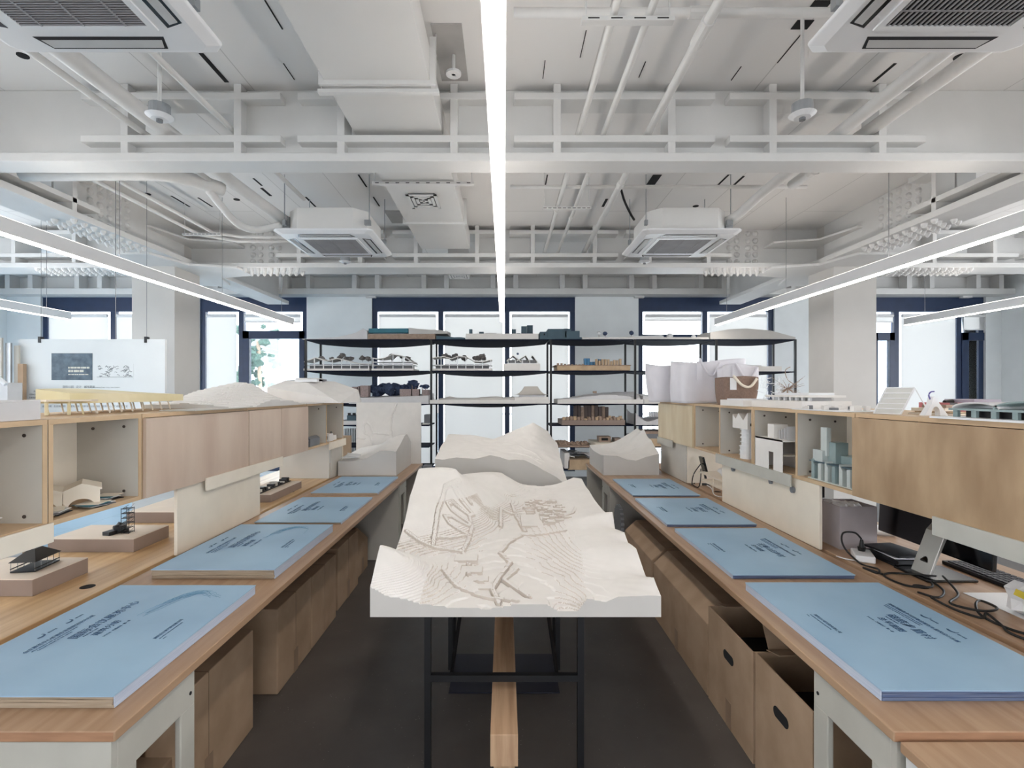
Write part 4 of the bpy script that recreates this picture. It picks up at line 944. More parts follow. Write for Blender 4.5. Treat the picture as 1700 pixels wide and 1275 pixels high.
t = thing('building_model', 'tiny white model with square window in the last far left cell', 'architecture model', (-1.80, 5.38, zc), local=True)
MB().box(-.04, -.14, 0, .03, -.02, .075).build('volume', PLASTER, t); MB().box(-.02, -.1405, .02, .012, -.1395, .055).build('window', DARK, t)
MB().box(-.04, 0, 0, .02, .12, .05).build('volume', PLASTER, t); MB().cyl((-.01, .04, .05), (-.01, .04, .09), .008, 8).build('chimney', GREYM, t)

# ---------------------------------------------------------------- on the opposite left desk
def plinth(x0, x1, y0, y1, h, lab):
    t = thing('model_plinth', lab, 'plinth', ((x0+x1)/2, (y0+y1)/2, ZD+.001))
    MB().box(x0, y0, ZD+.001, x1, y1, ZD+h-.003).build('block', BROWN, t, bevel=.001); MB().box(x0, y0, ZD+h-.003, x1, y1, ZD+h).build('top_sheet', PALEB, t); return t
plinth(-2.60, -2.04, 2.24, 2.54, .075, 'near taupe block with pale top on the honey desk')
plinth(-2.52, -2.045, 2.86, 3.16, .075, 'middle taupe block with pale top on the honey desk')
plinth(-2.55, -2.10, 3.50, 4.1, .075, 'far pale topped block at the white support panel on the honey desk')
plinth(-2.15, -1.87, 4.15, 4.78, .065, 'brown block carrying the dark comb like model at the far honey desk')
t = thing('pavilion_model', 'black hip roof pavilion on thin posts on the near taupe block', 'architecture model', (-2.17, 2.40, ZD+.0765), local=True, rz=.15)
m = MB(); a, b, z0, z1 = .055, .085, .045, .088
m.add([(-a, -b, z0), (a, -b, z0), (a, b, z0), (-a, b, z0), (-.012, -b+.06, z1), (.012, -b+.06, z1), (.012, b-.06, z1), (-.012, b-.06, z1)], [(0, 1, 2, 3), (0, 4, 5, 1), (1, 5, 6, 2), (2, 6, 7, 3), (3, 7, 4, 0), (4, 7, 6, 5)]); m.build('roof', BLACK, t)
for x in (-.048, .048):
    for i in range(5): MB().cyl((x, -.078+i*.039, .004), (x, -.078+i*.039, z0), .0012, 5).build('post', GREYM, t)
MB().box(-.05, -.08, 0, .05, .08, .005).build('deck', BLACK, t)
MB().box(-.05, -.08, .014, -.047, .08, .018).box(.047, -.08, .014, .05, .08, .018).build('railing', BLACK, t)
t = thing('tower_model', 'black lattice tower with low rock base on the middle taupe block', 'architecture model', (-2.165, 2.98, ZD+.0765), local=True)
m = MB(); q = .022
for x in (-q, q):
    for y in (-q, q): m.cyl((x, y, 0), (x, y, .145), .0016, 5)
for k in range(6):
    z = .004+k*.027; m.box(-q, -q, z, q, -q+.002, z+.003).box(-q, q-.002, z, q, q, z+.003).box(-q, -q, z, -q+.002, q, z+.003).box(q-.002, -q, z, q, q, z+.003); m.box(-q, -q*.2, z, q, q*.2, z+.002)
    m.cyl((-q, -q, z), (q, -q, z+.026), .001, 4).cyl((q, -q, z), (q, q, z+.026), .001, 4)
m.build('lattice', BLACK, t)
m = MB(); m.blob((-.045, .0, .028), .03, 3, (1, 1, 1), .3); m.build('rock', BLACK, t)
MB().prism([(-.10, -.06), (-.055, -.07), (-.045, -.02), (-.01, .02), (-.05, .03), (-.09, 0)], .020, 0).build('base_rock', BLACK, t)
t = thing('building_model', 'dark comb like row model on the far brown block', 'architecture model', (-2.0, 4.46, ZD+.066), local=True)
for i in range(12):
    y = -.27+i*.048; MB().box(-.03, y, 0, .03, y+.03, .028+.012*math.sin(i*1.3)).build('tooth', BLACK if i % 3 else GREYB, t)
MB().box(-.035, -.29, 0, .035, .31, .008).build('base_strip', BLACK, t)
# things far left behind: leaning boards
t = thing('leaning_boards', 'grey boards leaning at the far left edge of the photo', 'boards', (X(8, 5.1), 5.2, 0))
for k, (u0, u1, vt) in enumerate(((-60, 4, 560), (6, 14, 568), (15, 23, 572))):
    MB().cb(((X(u0, 5.1)+X(u1, 5.1))/2, 5.1+.03*k, Z(vt, 5.1)/2), ((u1-u0)*5.1/F, .02, Z(vt, 5.1)-.01), rx=0).build('board', GREYB if k != 1 else GALV, t)
MB().box(X(20, 5.05)-.03, 5.14, 0, X(34, 5.05)-.06, 5.18, Z(603, 5.05)).build('cardboard_sheet', CARD, label='brown cardboard sheet standing at far left beside the exhibition board', cat='panel')
MB().tube([(-4.75, 4.8, 2.15), (-4.70, 4.75, 1.95), (-4.62, 4.7, 1.80), (-4.52, 4.7, 1.70)], .02, 8, 5).build('bent_arm', PLAS, label='white bent lamp arm at the left edge in front of grey boards', cat='arm')
MB().box(-4.95, 4.85, 0, -4.65, 5.0, 1.72).build('low_cabinet', PLASTER2, label='grey cabinet behind the left row at the photo edge', cat='cabinet')

# ---------------------------------------------------------------- right cabinets, top
def bag(x0, x1, y0, y1, h, lab, m=FABRIC, seed=1, strap=True, lean=0.0):
    t = thing('fabric_bag', lab, 'bag', ((x0+x1)/2, (y0+y1)/2, ZT_))
    nu, nv = 44, 14; vs_ = []; cx, cy = (x0+x1)/2, (y0+y1)/2; rg = np.random.RandomState(seed); ph = rg.uniform(0, 6.28, 8)
    for j in range(nv+1):
        f = j/nv; g = .86+.14*f+.05*math.sin(math.pi*f)
        for i in range(nu):
            a = 2*math.pi*i/nu; c, s_ = math.cos(a), math.sin(a); k = (abs(c)**6+abs(s_)**6)**(-1/6)
            wob = 1+.025*math.sin(3*a+ph[0]+2*f)*f+.03*math.sin(7*a+ph[1]+3*f)*(.3+f)+.012*math.sin(13*a+ph[2])
            vs_.append((cx+lean*f+(x1-x0)/2*k*c*g*wob, cy+(y1-y0)/2*k*s_*g*wob, ZT_+h*f*(1+.05*math.sin(2*a+ph[3])*f)))
    m_ = MB(); fs = [tuple(range(nu))[::-1]]+[(j*nu+i, j*nu+(i+1) % nu, (j+1)*nu+(i+1) % nu, (j+1)*nu+i) for j in range(nv) for i in range(nu)]
    m_.add(vs_, fs); b = m_.build('bag_body', m, t, smooth=True); sd = b.modifiers.new('thickness', 'SOLIDIFY'); sd.thickness = .004
    if strap:
        xx = cx-(x1-x0)*.1
        MB().tube([(xx-.05, y0-.012, ZT_+h*.98), (xx-.06, y0-.03, ZT_+h*1.02), (xx, y0-.035, ZT_+h*.72), (xx+.07, y0-.025, ZT_+h*.66), (xx+.13, y0-.012, ZT_+h*.95)], .011, 6, 5).build('strap', m if m is not FELT else CREAM, t, smooth=True)
        MB().box(xx-.085, y0-.016, ZT_+h*.55, xx-.035, y0-.008, ZT_+h*.98).build('strap_tab', PLAS if m is FELT else m, t)
    return t
bag(1.56, 2.0, 5.40, 5.80, .40, 'leftmost white fabric bag at the far end of the right cabinets', seed=2, strap=False)
bag(1.64, 2.24, 4.84, 5.34, .40, 'large white fabric tote bag in the middle of the bag group', seed=3, lean=.05)
bag(1.96, 2.24, 4.52, 4.82, .34, 'white fabric bag with folded top behind the brown felt bag', seed=5)
bag(1.80, 2.08, 4.20, 4.48, .225, 'brown felt bag with cream strap on the right cabinets', FELT, seed=7)
t = thing('wire_sculpture', 'tangled twig and wire structure in front of the felt bag', 'model', (2.0, 3.95, ZT_))
rg = random.Random(4); c = Vector((2.02, 4.0, ZT_+.13)); m = MB()
for i in range(46):
    a, b = rg.uniform(0, 6.28), rg.uniform(-.9, 1.1); d = Vector((math.cos(a)*.13, math.sin(a)*.10, math.sin(b)*.12)); m.cyl(c-d*rg.uniform(0, .5), c+d*rg.uniform(.5, 1), .0016, 4, .0008)
m.cyl((2.02, 4.0, ZT_), c, .003, 6); m.build('twigs', TAN, t)
m = MB(); rg = random.Random(6); cc = Vector((1.86, 3.9, ZT_+.12))
for i in range(70):
    p = cc+Vector((rg.uniform(-.09, .09), rg.uniform(-.06, .06), rg.uniform(-.115, .09))); a = rg.uniform(0, 3.14); m.cyl(p, p+Vector((math.cos(a)*.03, .01, math.sin(a)*.03)), .002, 4)
m.build('wire_mesh', PLAS, t)
t.location.x += .17
MB().tube([(2.05, 4.02, ZT_+.30), (2.0, 4.0, ZT_+.27), (2.02, 4.0, ZT_+.2), (2.08, 4.0, ZT_+.16)], .003, 5, 5).build('loop', TAN, t)
def flat_model(lab, parts, cat='architecture model', rz=0, loc=(0, 0, 0), name='site_model'):
    t = thing(name, lab, cat, loc, rz, local=True)
    for nm, mm, bx in parts: MB().box(*bx).build(nm, mm, t, bevel=0)
    return t
flat_model('small white slab model below the felt bag', [('base', PLASTER, (-.12, -.2, 0, .12, .2, .045)), ('layer', PLAS, (-.10, -.15, .045, .08, .12, .055))], loc=(1.86, 3.97, ZT_))
flat_model('longer stacked white slab model with colonnade on the right cabinets', [('base', PLASTER, (-.16, -.30, 0, .14, .34, .05)), ('layer', PLASTER, (-.10, -.28, .072, .12, .26, .085)), ('roof', PLAS, (-.06, -.2, .085, .1, .2, .10))]+[('column', PLAS, (-.08, -.24+i*.07, .05, -.065, -.22+i*.07, .072)) for i in range(7)]+[('core', PLASTER2, (-.05, -.2, .05, .08, .2, .072))], loc=(1.96, 3.43, ZT_))
rg = random.Random(12)
flat_model('low scattered white houses model in the middle of the right cabinets', [('base', PLAS, (-.10, -.22, 0, .20, .24, .005))]+[('house', PLASTER if i % 4 else GREYM, (lambda x, y, a: (x, y, .005, x+a, y+a*.8, .005+rg.uniform(.01, .028)))(rg.uniform(-.08, .14), rg.uniform(-.18, .18), rg.uniform(.02, .05))) for i in range(16)], loc=(1.86, 2.93, ZT_))
# ladder like greenhouse frame leaning
t = thing('frame_model', 'white ribbed slanting frame model standing on the right cabinets', 'architecture model', (1.86, 2.47, ZT_), rz=math.radians(-6), local=True)
def lerp(a, b, f): return Vector(a)+(Vector(b)-Vector(a))*f
A_, B_, C_, D_ = (-.05, -.11, 0), (-.05, .09, 0), (.03, .06, .125), (.06, -.15, .125)
A_, B_, C_, D_ = Vector((-.04, .09, 0)), Vector((.01, -.03, 0)), Vector((.06, -.05, .125)), Vector((0, .06, .125))
for p, q in ((A_, B_), (B_, C_), (C_, D_), (D_, A_)): MB().cyl(p, q, .004, 6).build('bar', PLAS, t)
for k in range(1, 5): MB().cyl(lerp(A_, D_, k/5), lerp(B_, C_, k/5), .003, 6).build('rib', PLAS, t)
m = MB(); m.add([A_, B_, C_, D_]+[v+Vector((.002, .002, 0)) for v in (A_, B_, C_, D_)], [(0, 1, 2, 3), (7, 6, 5, 4), (0, 4, 5, 1), (1, 5, 6, 2), (2, 6, 7, 3), (3, 7, 4, 0)]); m.build('panel', mat('translucent_grey_sheet', (206, 206, 202), .5), t)
MB().cyl(C_, Vector((.10, -.09, 0)), .003, 6).build('prop', PLAS, t)
flat_model('small pile of beige wedge boards behind the ribbed frame', [('board', CREAM, (-.07, -.1, 0, .07, .1, .006)), ('board', WOODL, (-.05, -.09, .008, .06, .08, .014)), ('board', CREAM, (-.06, -.05, .016, .05, .09, .03)), ('board', TAN, (-.03, -.04, .031, .04, .06, .045))], loc=(2.07, 2.46, ZT_), rz=.4)
t = thing('figure_model', 'small white cone shaped arch with a figurine and curved stalk', 'model', (1.93, 2.33, ZT_), local=True)
m = MB(); pts = [(-.052, 0), (-.02, 0)]+[(-.02*math.cos(math.pi*i/10), .035*math.sin(math.pi*i/10)+.005) for i in range(1, 10)]+[(.02, 0), (.055, 0), (.012, .06), (.005, .085), (-.012, .085), (-.02, .05)]
m.prism(pts, .03, -.015, 'y').build('arch', PLAS, t)
m = MB(); m.blob((0, -.004, .078), .008, 2, rough=.1); m.cyl((0, -.004, .07), (0, -.004, .045), .004, 8, .009); m.build('figurine', TAN, t)
MB().tube([(-.012, 0, .07), (-.02, 0, .09), (-.012, 0, .105), (.004, 0, .108)], .003, 6, 5).build('stalk', mat('violet_plastic', (92, 84, 150), .4), t)
t = thing('box_model', 'pink and black box with grey lid piece on the right cabinets', 'box', (2.28, 2.60, ZT_), rz=.0, local=True)
MB().box(-.12, -.13, 0, .06, .10, .052).build('box_body', PINK, t, bevel=.002)
MB().box(-.121, -.131, 0, -.118, -.09, .054).build('corner_strip', GREYM, t); MB().box(-.06, -.135, .035, .0, -.129, .055).build('latch', BLACK, t); MB().cyl((-.07, 0, .053), (-.03, .0, .058), .012, 10).build('knob', BLACK, t)
MB().box(-.02, -.11, .053, .11, .06, .070).build('lid_piece', mat('lilac_grey_board', (176, 170, 184), .7), t)
t = thing('vaulted_model', 'translucent domed hall model on posts at the right edge', 'architecture model', (1.86, 1.70, ZT_), local=True)
MB().box(-.12, -.36, 0, .24, .42, .008).build('base', PLAS, t)
for i, (y, r) in enumerate(((.26, .10), (.06, .13), (-.18, .14))):
    m = MB(); N = 14
    vs_ = [(x, y+r*math.cos(math.pi*k/N), .045+r*.22*math.sin(math.pi*k/N)) for x in (-.08, .08) for k in range(N+1)]+[(x, y+r*.94*math.cos(math.pi*k/N), .041+r*.20*math.sin(math.pi*k/N)) for x in (-.08, .08) for k in range(N+1)]
    n1 = N+1; fs = []
    for k in range(N):
        fs += [(k, k+1, n1+k+1, n1+k), (2*n1+k, 3*n1+k, 3*n1+k+1, 2*n1+k+1), (k, 2*n1+k, 2*n1+k+1, k+1), (n1+k, n1+k+1, 3*n1+k+1, 3*n1+k)]
    m.add(vs_, fs); m.build('vault', SAGE if i else PLASTER2, t, smooth=True)
MB().box(-.085, -.33, .034, .085, .37, .042).build('slab', SAGE, t)
for i in range(9):
    for x in (-.075, .07): MB().box(x, .34-i*.08, .008, x+.012, .36-i*.08, .034).build('post', SAGE, t)
MB().box(-.05, -.30, .008, .06, .33, .033).build('dark_core', BLACK, t)

# ---------------------------------------------------------------- right cells
t = thing('leaning_board', 'white board with small cut marks leaning in the first right open cell', 'board', (1.88, 4.42, zc), local=True)
m = MB().prism([(-.16, 0), (.05, 0), (.10, .36), (.05, .36)], .004, 0, 'x'); m.v = [(x+.02+z*.3, y, z) for x, y, z in m.v]; m.build('board', PLASTER, t)
MB().cb((.06, .07, .16), (.02, .03, .03)).build('tab', PLAS, t)
t = thing('tower_model', 'white tower with zigzag crown box and ringed shaft in a right cell', 'architecture model', (1.84, 3.93, zc), local=True)
m = MB().prism([(-.12, .225), (.13, .225), (.13, .33), (.075, .295), (.03, .34), (-.05, .29), (-.12, .35)], .10, -.05, 'x'); m.v = [(x, y, z) for x, y, z in m.v]; m.build('crown_box', PLASTER, t)
m = MB().box(-.03, -.1215, .25, -.012, -.1205, .27).box(.015, -.1215, .25, .033, -.1205, .27); m.build('crown_window', DARK, t)
MB().cyl((0, -.02, 0), (0, -.02, .10), .055, 20).build('shaft_base', PLAS, t); MB().cyl((0, -.02, .10), (0, -.02, .235), .045, 20).build('shaft', PLAS, t)
for k in range(7): MB().cyl((0, -.02, .03+k*.031), (0, -.02, .034+k*.031), .062 if k < 3 else .055, 20).build('ring', PLAS, t)
for k in range(5): MB().cyl((-.0, .06, .05+k*.035), (-.0, .10, .05+k*.035), .004, 6).build('peg', PLAS, t)
MB().cyl((0, .07, 0), (0, .07, .235), .004, 6).build('post', PLAS, t)
t = thing('house_model', 'white cardboard house with cut doorway and open end in a right cell', 'architecture model', (1.83, 3.36, zc), local=True)
def plate(m, *bx): return m.box(*bx)
m = MB()
m.box(-.10, .03, 0, -.097, .21, .20); m.box(-.10, -.14, .115, -.097, .03, .20); m.box(-.10, -.14, 0, -.097, -.03, .115); m.box(-.10, -.20, 0, -.097, -.14, .20) if 0 else None
m.build('front_wall', PLASTER, t)
MB().box(-.10, -.143, .19, .09, .21, .20).build('roof', PLASTER, t); MB().box(.087, -.14, 0, .09, .21, .19).build('rear_wall', PLASTER, t); MB().box(-.097, .205, 0, .087, .21, .19).build('far_wall', PLASTER, t)
MB().box(-.09, -.13, .10, .087, -.02, .104).build('shelf', CREAM, t)
MB().box(-.07, .02, .20, .02, .10, .29).build('roof_cube', PLASTER, t)
for k in range(4): MB().box(-.06, -.12+k*.032, .20, .05, -.117+k*.032, .285-.01*k).build('fin', PLASTER2, t)
t = thing('tower_model', 'sage green stepped tower model with fins in the last right open cell', 'architecture model', (1.86, 2.86, zc), local=True)
PG = mat('pale_sage_acrylic', (196, 204, 202), .35)
MB().box(-.03, .0, .10, .04, .09, .22).build('tower_block', SAGE, t); MB().box(-.045, .055, .14, -.02, .11, .30).build('tower_block', PG, t); MB().box(-.06, .07, .10, -.01, .16, .17).build('tower_block', PG, t)
MB().box(.0, -.17, .06, .09, .02, .15).build('tower_block', SAGE, t); MB().box(-.07, -.2, .10, .1, .18, .105).build('deck', SLATE, t)
for k in range(6):
    y = .15-k*.062; m = MB().prism([(y, 0), (y-.028, 0), (y-.028, .085+.015*(k % 2)), (y, .115-.02*(k % 2))], .14, -.075, 'x'); m.build('fin', PG if k % 3 else SAGE, t)
MB().box(-.078, -.21, 0, .10, .18, .006).build('base', PG, t)
m = MB(); rg = random.Random(3)
for k in range(16): a = k*.39; m.cb((.05+.0, .0-.10+.05*math.cos(a), .20+.05*math.sin(a)), (.01, .018, .006), rx=a)
m.build('gear_ring', SAGE, t)

# ---------------------------------------------------------------- on the opposite right desk
zd = ZD+.001
t = thing('waste_box', 'grey open box stuffed with crumpled tissue beside the white panel', 'box', (1.97, 3.02, zd), local=True)
m = MB().box(-.085, -.11, 0, .125, .11, .004).box(-.085, -.11, .004, -.081, .11, .24).box(.121, -.11, .004, .125, .11, .24).box(-.081, -.11, .004, .121, -.106, .24).box(-.081, .106, .004, .121, .11, .24); m.build('box_body', mat('lilac_grey_card', (176, 168, 170), .8), t)
m = MB()
for i in range(8): m.blob((-.02+.05*(i % 3)-.02, -.06+.045*(i//2)*.9, .22), .035, i, (1, 1, .7), .35)
m.build('tissue', PLAS, t)
MB().cyl((2.26, 3.22, zd+.032), (2.40, 3.18, zd+.032), .031, 20).build('paper_roll', PLAS, label='white paper roll lying behind the grey tissue box', cat='roll')
t = thing('power_strip', 'white multi socket with a black plug on the right rear desk', 'socket', (1.90, 2.745, zd), rz=-.45, local=True)
MB().box(-.045, -.075, 0, .045, .075, .035).build('socket_body', PLAS, t, bevel=.006)
MB().cyl((0, .03, .035), (0, .03, .055), .016, 12, .02).build('plug', RUBBER, t); MB().cyl((0, .03, .055), (0, .03, .095), .014, 10, .007).build('plug_neck', RUBBER, t)
def cable(pts, lab, r=.0048, m=RUBBER, name='cable'):
    return MB().tube(pts, r, 7, 7).build(name, m, smooth=True, label=lab, cat='cable')
z = zd+.004
cable([(1.912, 2.773, zd+.098), (1.88, 2.78, zd+.13), (1.83, 2.80, zd+.12), (1.81, 2.76, zd+.06), (1.83, 2.66, z), (1.86, 2.58, z), (1.815, 2.52, z), (1.80, 2.60, z), (1.83, 2.50, z)], 'black cable looping up from the plug of the white multi socket')
cable([(1.86, 2.70, z), (1.80, 2.72, z+.003), (1.782, 2.78, z)], 'white short cable leaving the multi socket', .003, PLAS)
cable([(2.02, 2.42, z+.02), (1.90, 2.52, z), (1.82, 2.48, z), (1.83, 2.36, z), (1.93, 2.34, z), (1.99, 2.42, z), (1.95, 2.30, z), (1.86, 2.22, z), (1.82, 2.28, z)], 'black cable loop at the foot of the monitor stand')
cable([(2.05, 2.42, z+.02), (1.98, 2.26, z), (1.86, 2.16, z), (1.90, 2.06, z+.01), (1.98, 2.08, z+.012), (1.99, 2.16, z+.01), (1.93, 2.12, z+.012), (1.88, 2.04, z), (1.88, 1.92, z), (1.94, 1.84, z)], 'black cable with a round coil in front of the white box')
cable([(1.83, 2.22, z), (1.825, 2.10, z), (1.86, 2.02, z), (1.90, 2.04, z+.008), (1.88, 1.96, z), (1.85, 1.90, z), (1.86, 1.84, z), (1.92, 1.80, z)], 'black cable running along the desk edge to the black connector')
t = thing('power_adapter', 'white charger with black connector at right edge of the rear desk', 'adapter', (1.94, 1.80, zd), rz=.2, local=True)
MB().box(-.02, -.075, 0, .025, .0, .026).build('adapter_body', PLAS, t, bevel=.006); MB().box(-.012, .0, .003, .016, .045, .02).build('connector', RUBBER, t, bevel=.003)
t = thing('monitor', 'black backed computer monitor on silver bent stand facing away', 'monitor', (2.12, 2.55, zd), local=True)
MB().cb((.05, 0.08, .30), (.022, .70, .42), ry=.05).build('screen_back', GLOSSB, t, bevel=.006)
m = MB(); prof = [(-.115, .0), (-.105, .0), (-.02, .20), (.03, .26), (.035, .36), (.025, .36), (.015, .265), (-.035, .21)]
m2 = MB().prism([(a, b) for a, b in prof], .11, -.10, 'y'); m2.build('stand', SILVER, t, bevel=.002)
MB().cyl((-.088, -.045, .06), (-.064, -.045, .075), .022, 16).build('cable_port', GLOSSB, t)
MB().box(-.16, -.15, 0, .08, .06, .012).build('foot', GLOSSB, t, bevel=.004)
t = thing('keyboard', 'black keyboard lying behind the monitor stand', 'keyboard', (2.33, 2.45, zd), local=True)
MB().box(-.075, -.25, 0, .075, .22, .018).build('keyboard_body', BLACK, t, bevel=.003)
for r in range(5):
    for k in range(15): MB().box(-.065+r*.027, -.235+k*.029, .018, -.044+r*.027, -.212+k*.029, .024).build('key', mat('key_grey', (60, 60, 66), .5), t)
t = thing('book_pile', 'two dark thin books stacked beside the monitor foot', 'books', (2.05, 2.62, zd), local=True)
MB().cb((.0, .10, .025), (.16, .22, .016), .1).build('book', BLACK, t); MB().cb((.01, .10, .04), (.15, .2, .006), -.05).build('book', PLAS, t); MB().cb((.0, .1, .055), (.17, .22, .01), .15).build('book', BLACK, t); MB().cb((0, .1, .008), (.15, .2, .014), 0).build('book', BLACK, t)
panel(2.02, 2.22, 1.98, 2.28, zd+.0, zd+.002, 'sheet of white paper with marks lying behind the cables', PLAS, 'paper', 'paper_sheet', 0)
t = thing('plastic_bag', 'crumpled white plastic bag with yellow print on the right rear desk', 'bag', (2.07, 2.04, zd), local=True)
mb = MB(); mb.blob((0, 0, .065), .075, 5, (.9, 1.0, .95), .22); mb.v = [(x, y, max(z, .001)) for x, y, z in mb.v]; mb.build('bag_body', PLAS, t)
MB().cb((-.068, -.035, .10), (.004, .04, .025), .5, rx=.3).build('print', mat('yellow_print', (214, 190, 60), .5), t)
t = thing('storage_box', 'white lidded box at the right photo edge on the rear desk', 'box', (2.03, 1.80, zd), local=True)
MB().box(-.05, -.13, 0, .16, .10, .12).build('box_body', PLASTER2, t, bevel=.002); MB().box(-.053, -.133, .12, .163, .103, .15).build('lid', PLAS, t, bevel=.002)
# far part of that desk: little shelf, monitors backs, bag
t = thing('desk_shelf', 'small white two tier desk shelf at the far right rear desk', 'shelf', (1.95, 4.62, zd), local=True)
for z_ in (.05, .12): MB().box(-.10, -.30, z_, .10, .30, z_+.012).build('board', CREAM, t)
for y in (-.28, 0, .28): MB().box(-.09, y, 0, -.08, y+.012, .12).build('upright', CREAM, t)
for y_, lab in ((4.94, 'black tilted device with cables farther along the right rear desk'), (4.24, 'black tilted device at the small desk shelf')):
    t = thing('phone_stand', lab, 'device', (1.90, y_, zd), local=True)
    MB().cb((0, 0, .19), (.02, .10, .16), ry=-.25).build('screen', GLOSSB, t, bevel=.003); MB().box(-.03, -.03, .0, .06, .03, .012).build('foot', BLACK, t); MB().cb((.02, 0, .07), (.012, .03, .13), ry=-.2).build('stand', BLACK, t)
    if y_ < 4.5: t.location.z = zd
m = MB(); m.blob((1.98, 4.62, zd+.175), .06, 11, (1, 1.6, .7), .25); m.build('plastic_bag', PLAS, label='white plastic bag lying on top of the small desk shelf', cat='bag')
for k, (pts, lab) in enumerate(((([(1.88, 4.95, zd+.15), (1.84, 4.85, zd+.08), (1.80, 4.80, z), (1.79, 4.95, z)]), 'black cable hanging from the farther device'), ([(1.88, 4.95, zd+.20), (1.82, 4.97, zd+.10), (1.81, 4.99, z+.0), (1.84, 5.0, z)], 'thin black cable next to the farther device'), ([(1.88, 4.33, zd+.18), (1.83, 4.28, zd+.08), (1.81, 4.22, z), (1.84, 4.12, z), (1.80, 4.14, z)], 'black cable curling under the nearer device'))):
    cable(pts, lab)
cable([(1.84, 4.7, zd+.04), (1.82, 4.55, zd+.04), (1.80, 4.42, z), (1.86, 4.33, z)], 'white cable bending along the small desk shelf', .004, PLAS)
# ---------------------------------------------------------------- the long rack by the window
RY = 7.9; RD = .67; LV = [2.44, 1.96, 1.455, 1.13, .80, .46]
def rack(xa, xb, levels, lab, last=False, gp='black steel racks by the window'):
    t = thing('shelf_rack', lab, 'shelf', ((xa+xb)/2, RY+RD/2, 0), group=gp)
    h = .015
    for x in ((xa+.02, xb-.02) if last else (xa+.02,)):
        for y in (RY+.012, RY+RD-.012): MB().box(x-h, y-h, 0, x+h, y+h, LV[0]-.01).build('post', BLACK, t)
    for z in levels:
        m = MB(); N = 14
        xs_ = [xa+.005+(xb-xa-.01)*i/N for i in range(N+1)]; vs_ = []
        for i, x in enumerate(xs_):
            f = i/N; sag = .055*4*f*(1-f)*(1 if xb-xa > 1.5 else .5)
            vs_ += [(x, RY, z-.004), (x, RY+RD, z-.004-sag*.0), (x, RY+RD, z-.022-sag), (x, RY, z-.018)]
        fs = []
        for i in range(N):
            a = i*4
            for k in range(4): fs.append((a+k, a+4+k, a+4+(k+1) % 4, a+(k+1) % 4))
        fs += [(0, 1, 2, 3), (N*4+3, N*4+2, N*4+1, N*4)]
        m.add(vs_, fs); m.build('shelf_board', NAVY, t)
    return t
rxs = [X(505, RY), X(713, RY), X(912, RY), X(1052, RY), X(1187, RY), X(1323, RY)]
rack(rxs[0], rxs[1]-.005, LV, 'leftmost wide bay of the black window rack')
rack(rxs[1]+.005, rxs[2]-.005, LV[:3], 'middle wide bay of the black window rack behind the mountain model')
rack(rxs[2]+.005, rxs[3]-.005, LV, 'narrow bay of the black rack holding the wooden city tray')
rack(rxs[3]+.005, rxs[4]-.005, LV, 'narrow bay of the black rack behind the white bags')
rack(rxs[4]+.005, rxs[5], [LV[0], LV[1]-.01, LV[2]], 'rightmost narrow bay of the black rack', True)
def bx(u0, u1, y0, y1, z0, z1, name, m, lab=None, cat=None, parent=None, group=None, bevel=0):
    return MB().box(X(u0, RY), y0, z0, X(u1, RY), y1, z1).build(name, m, parent, label=lab, cat=cat, group=group, bevel=bevel)
def zz(v): return Z(v, RY)
Y0, Y1 = RY+.02, RY+.55
def trees(t, cx0, cx1, y0, y1, z, n, m, seed, r=(.02, .05), trunk=True, lift=.05):
    rg = random.Random(seed)
    for i in range(n):
        x = rg.uniform(cx0, cx1); y = rg.uniform(y0, y1); rr = rg.uniform(*r); zc_ = z+rr+rg.uniform(0, lift)
        mb = MB(); mb.blob((x, y, zc_), rr, seed*50+i, (1.1, 1, .8), .3); o = mb.build('tree', m, t)
        if trunk: MB().cyl((x, y, z-.0), (x, y, zc_), .003, 5).build('tree_trunk', m, o)
z0 = LV[0]
# top shelf
terrain('terrain_model', [(X(507, RY), Y0, z0+.005), (X(560, RY), Y0, z0+.03), (X(590, RY), Y0, z0+.10), (X(603, RY), Y0, z0+.17), (X(608, RY), Y0, z0+.12), (X(507, RY), Y1, z0+.02), (X(608, RY), Y1, z0+.18), (X(570, RY), Y1, z0+.12), (X(540, RY), Y1, z0+.05)], X(500, RY), X(609, RY), Y0, Y1, z0, 50, 30, PLASTER2, 'grey white wedge terrain at the left end of the top shelf', amp=.008, seed=4)
t = thing('model_plinth', 'brown edged plinth on the top shelf under the teal slab', 'plinth', (X(662, RY), 8.1, z0)); bx(610, 658, Y0, Y1, z0, z0+.075, 'block', TAN, parent=t); bx(658, 722, Y0, Y1, z0, z0+.08, 'block', TAN, parent=t); bx(612, 720, Y0+.01, Y1, z0+.0805, z0+.084, 'sheet', PLAS, parent=t)
m = MB(); m.prism([(X(611, RY), Y0+.02), (X(677, RY), Y0), (X(677, RY), Y1), (X(611, RY), Y1)], .065, z0+.10); m.build('foam_slab', TEAL, label='teal foam slab lying on the brown plinth, top shelf', cat='slab')
m = MB().prism([(X(618, RY), Y0+.05), (X(670, RY), Y0+.05), (X(670, RY), Y1-.02), (X(618, RY), Y1-.02)], .014, z0+.0845); m.build('spacer_board', SLATE, label='dark spacer board between plinth and teal slab', cat='board')
def ridge(gx, gy, H): return H+.012*np.abs(fbm(gx, gy, 7, 14, 2))
terrain('terrain_model', [(X(678, RY), Y0, z0+.17), (X(700, RY), Y0, z0+.15), (X(730, RY), Y0, z0+.135), (X(742, RY), Y0, z0+.12), (X(678, RY), Y1, z0+.18), (X(742, RY), Y1, z0+.15)], X(678, RY), X(742, RY), Y0, Y1, z0+.085, 36, 24, PLASTER, 'white relief slab beside the teal slab on the plinth', fn=ridge)
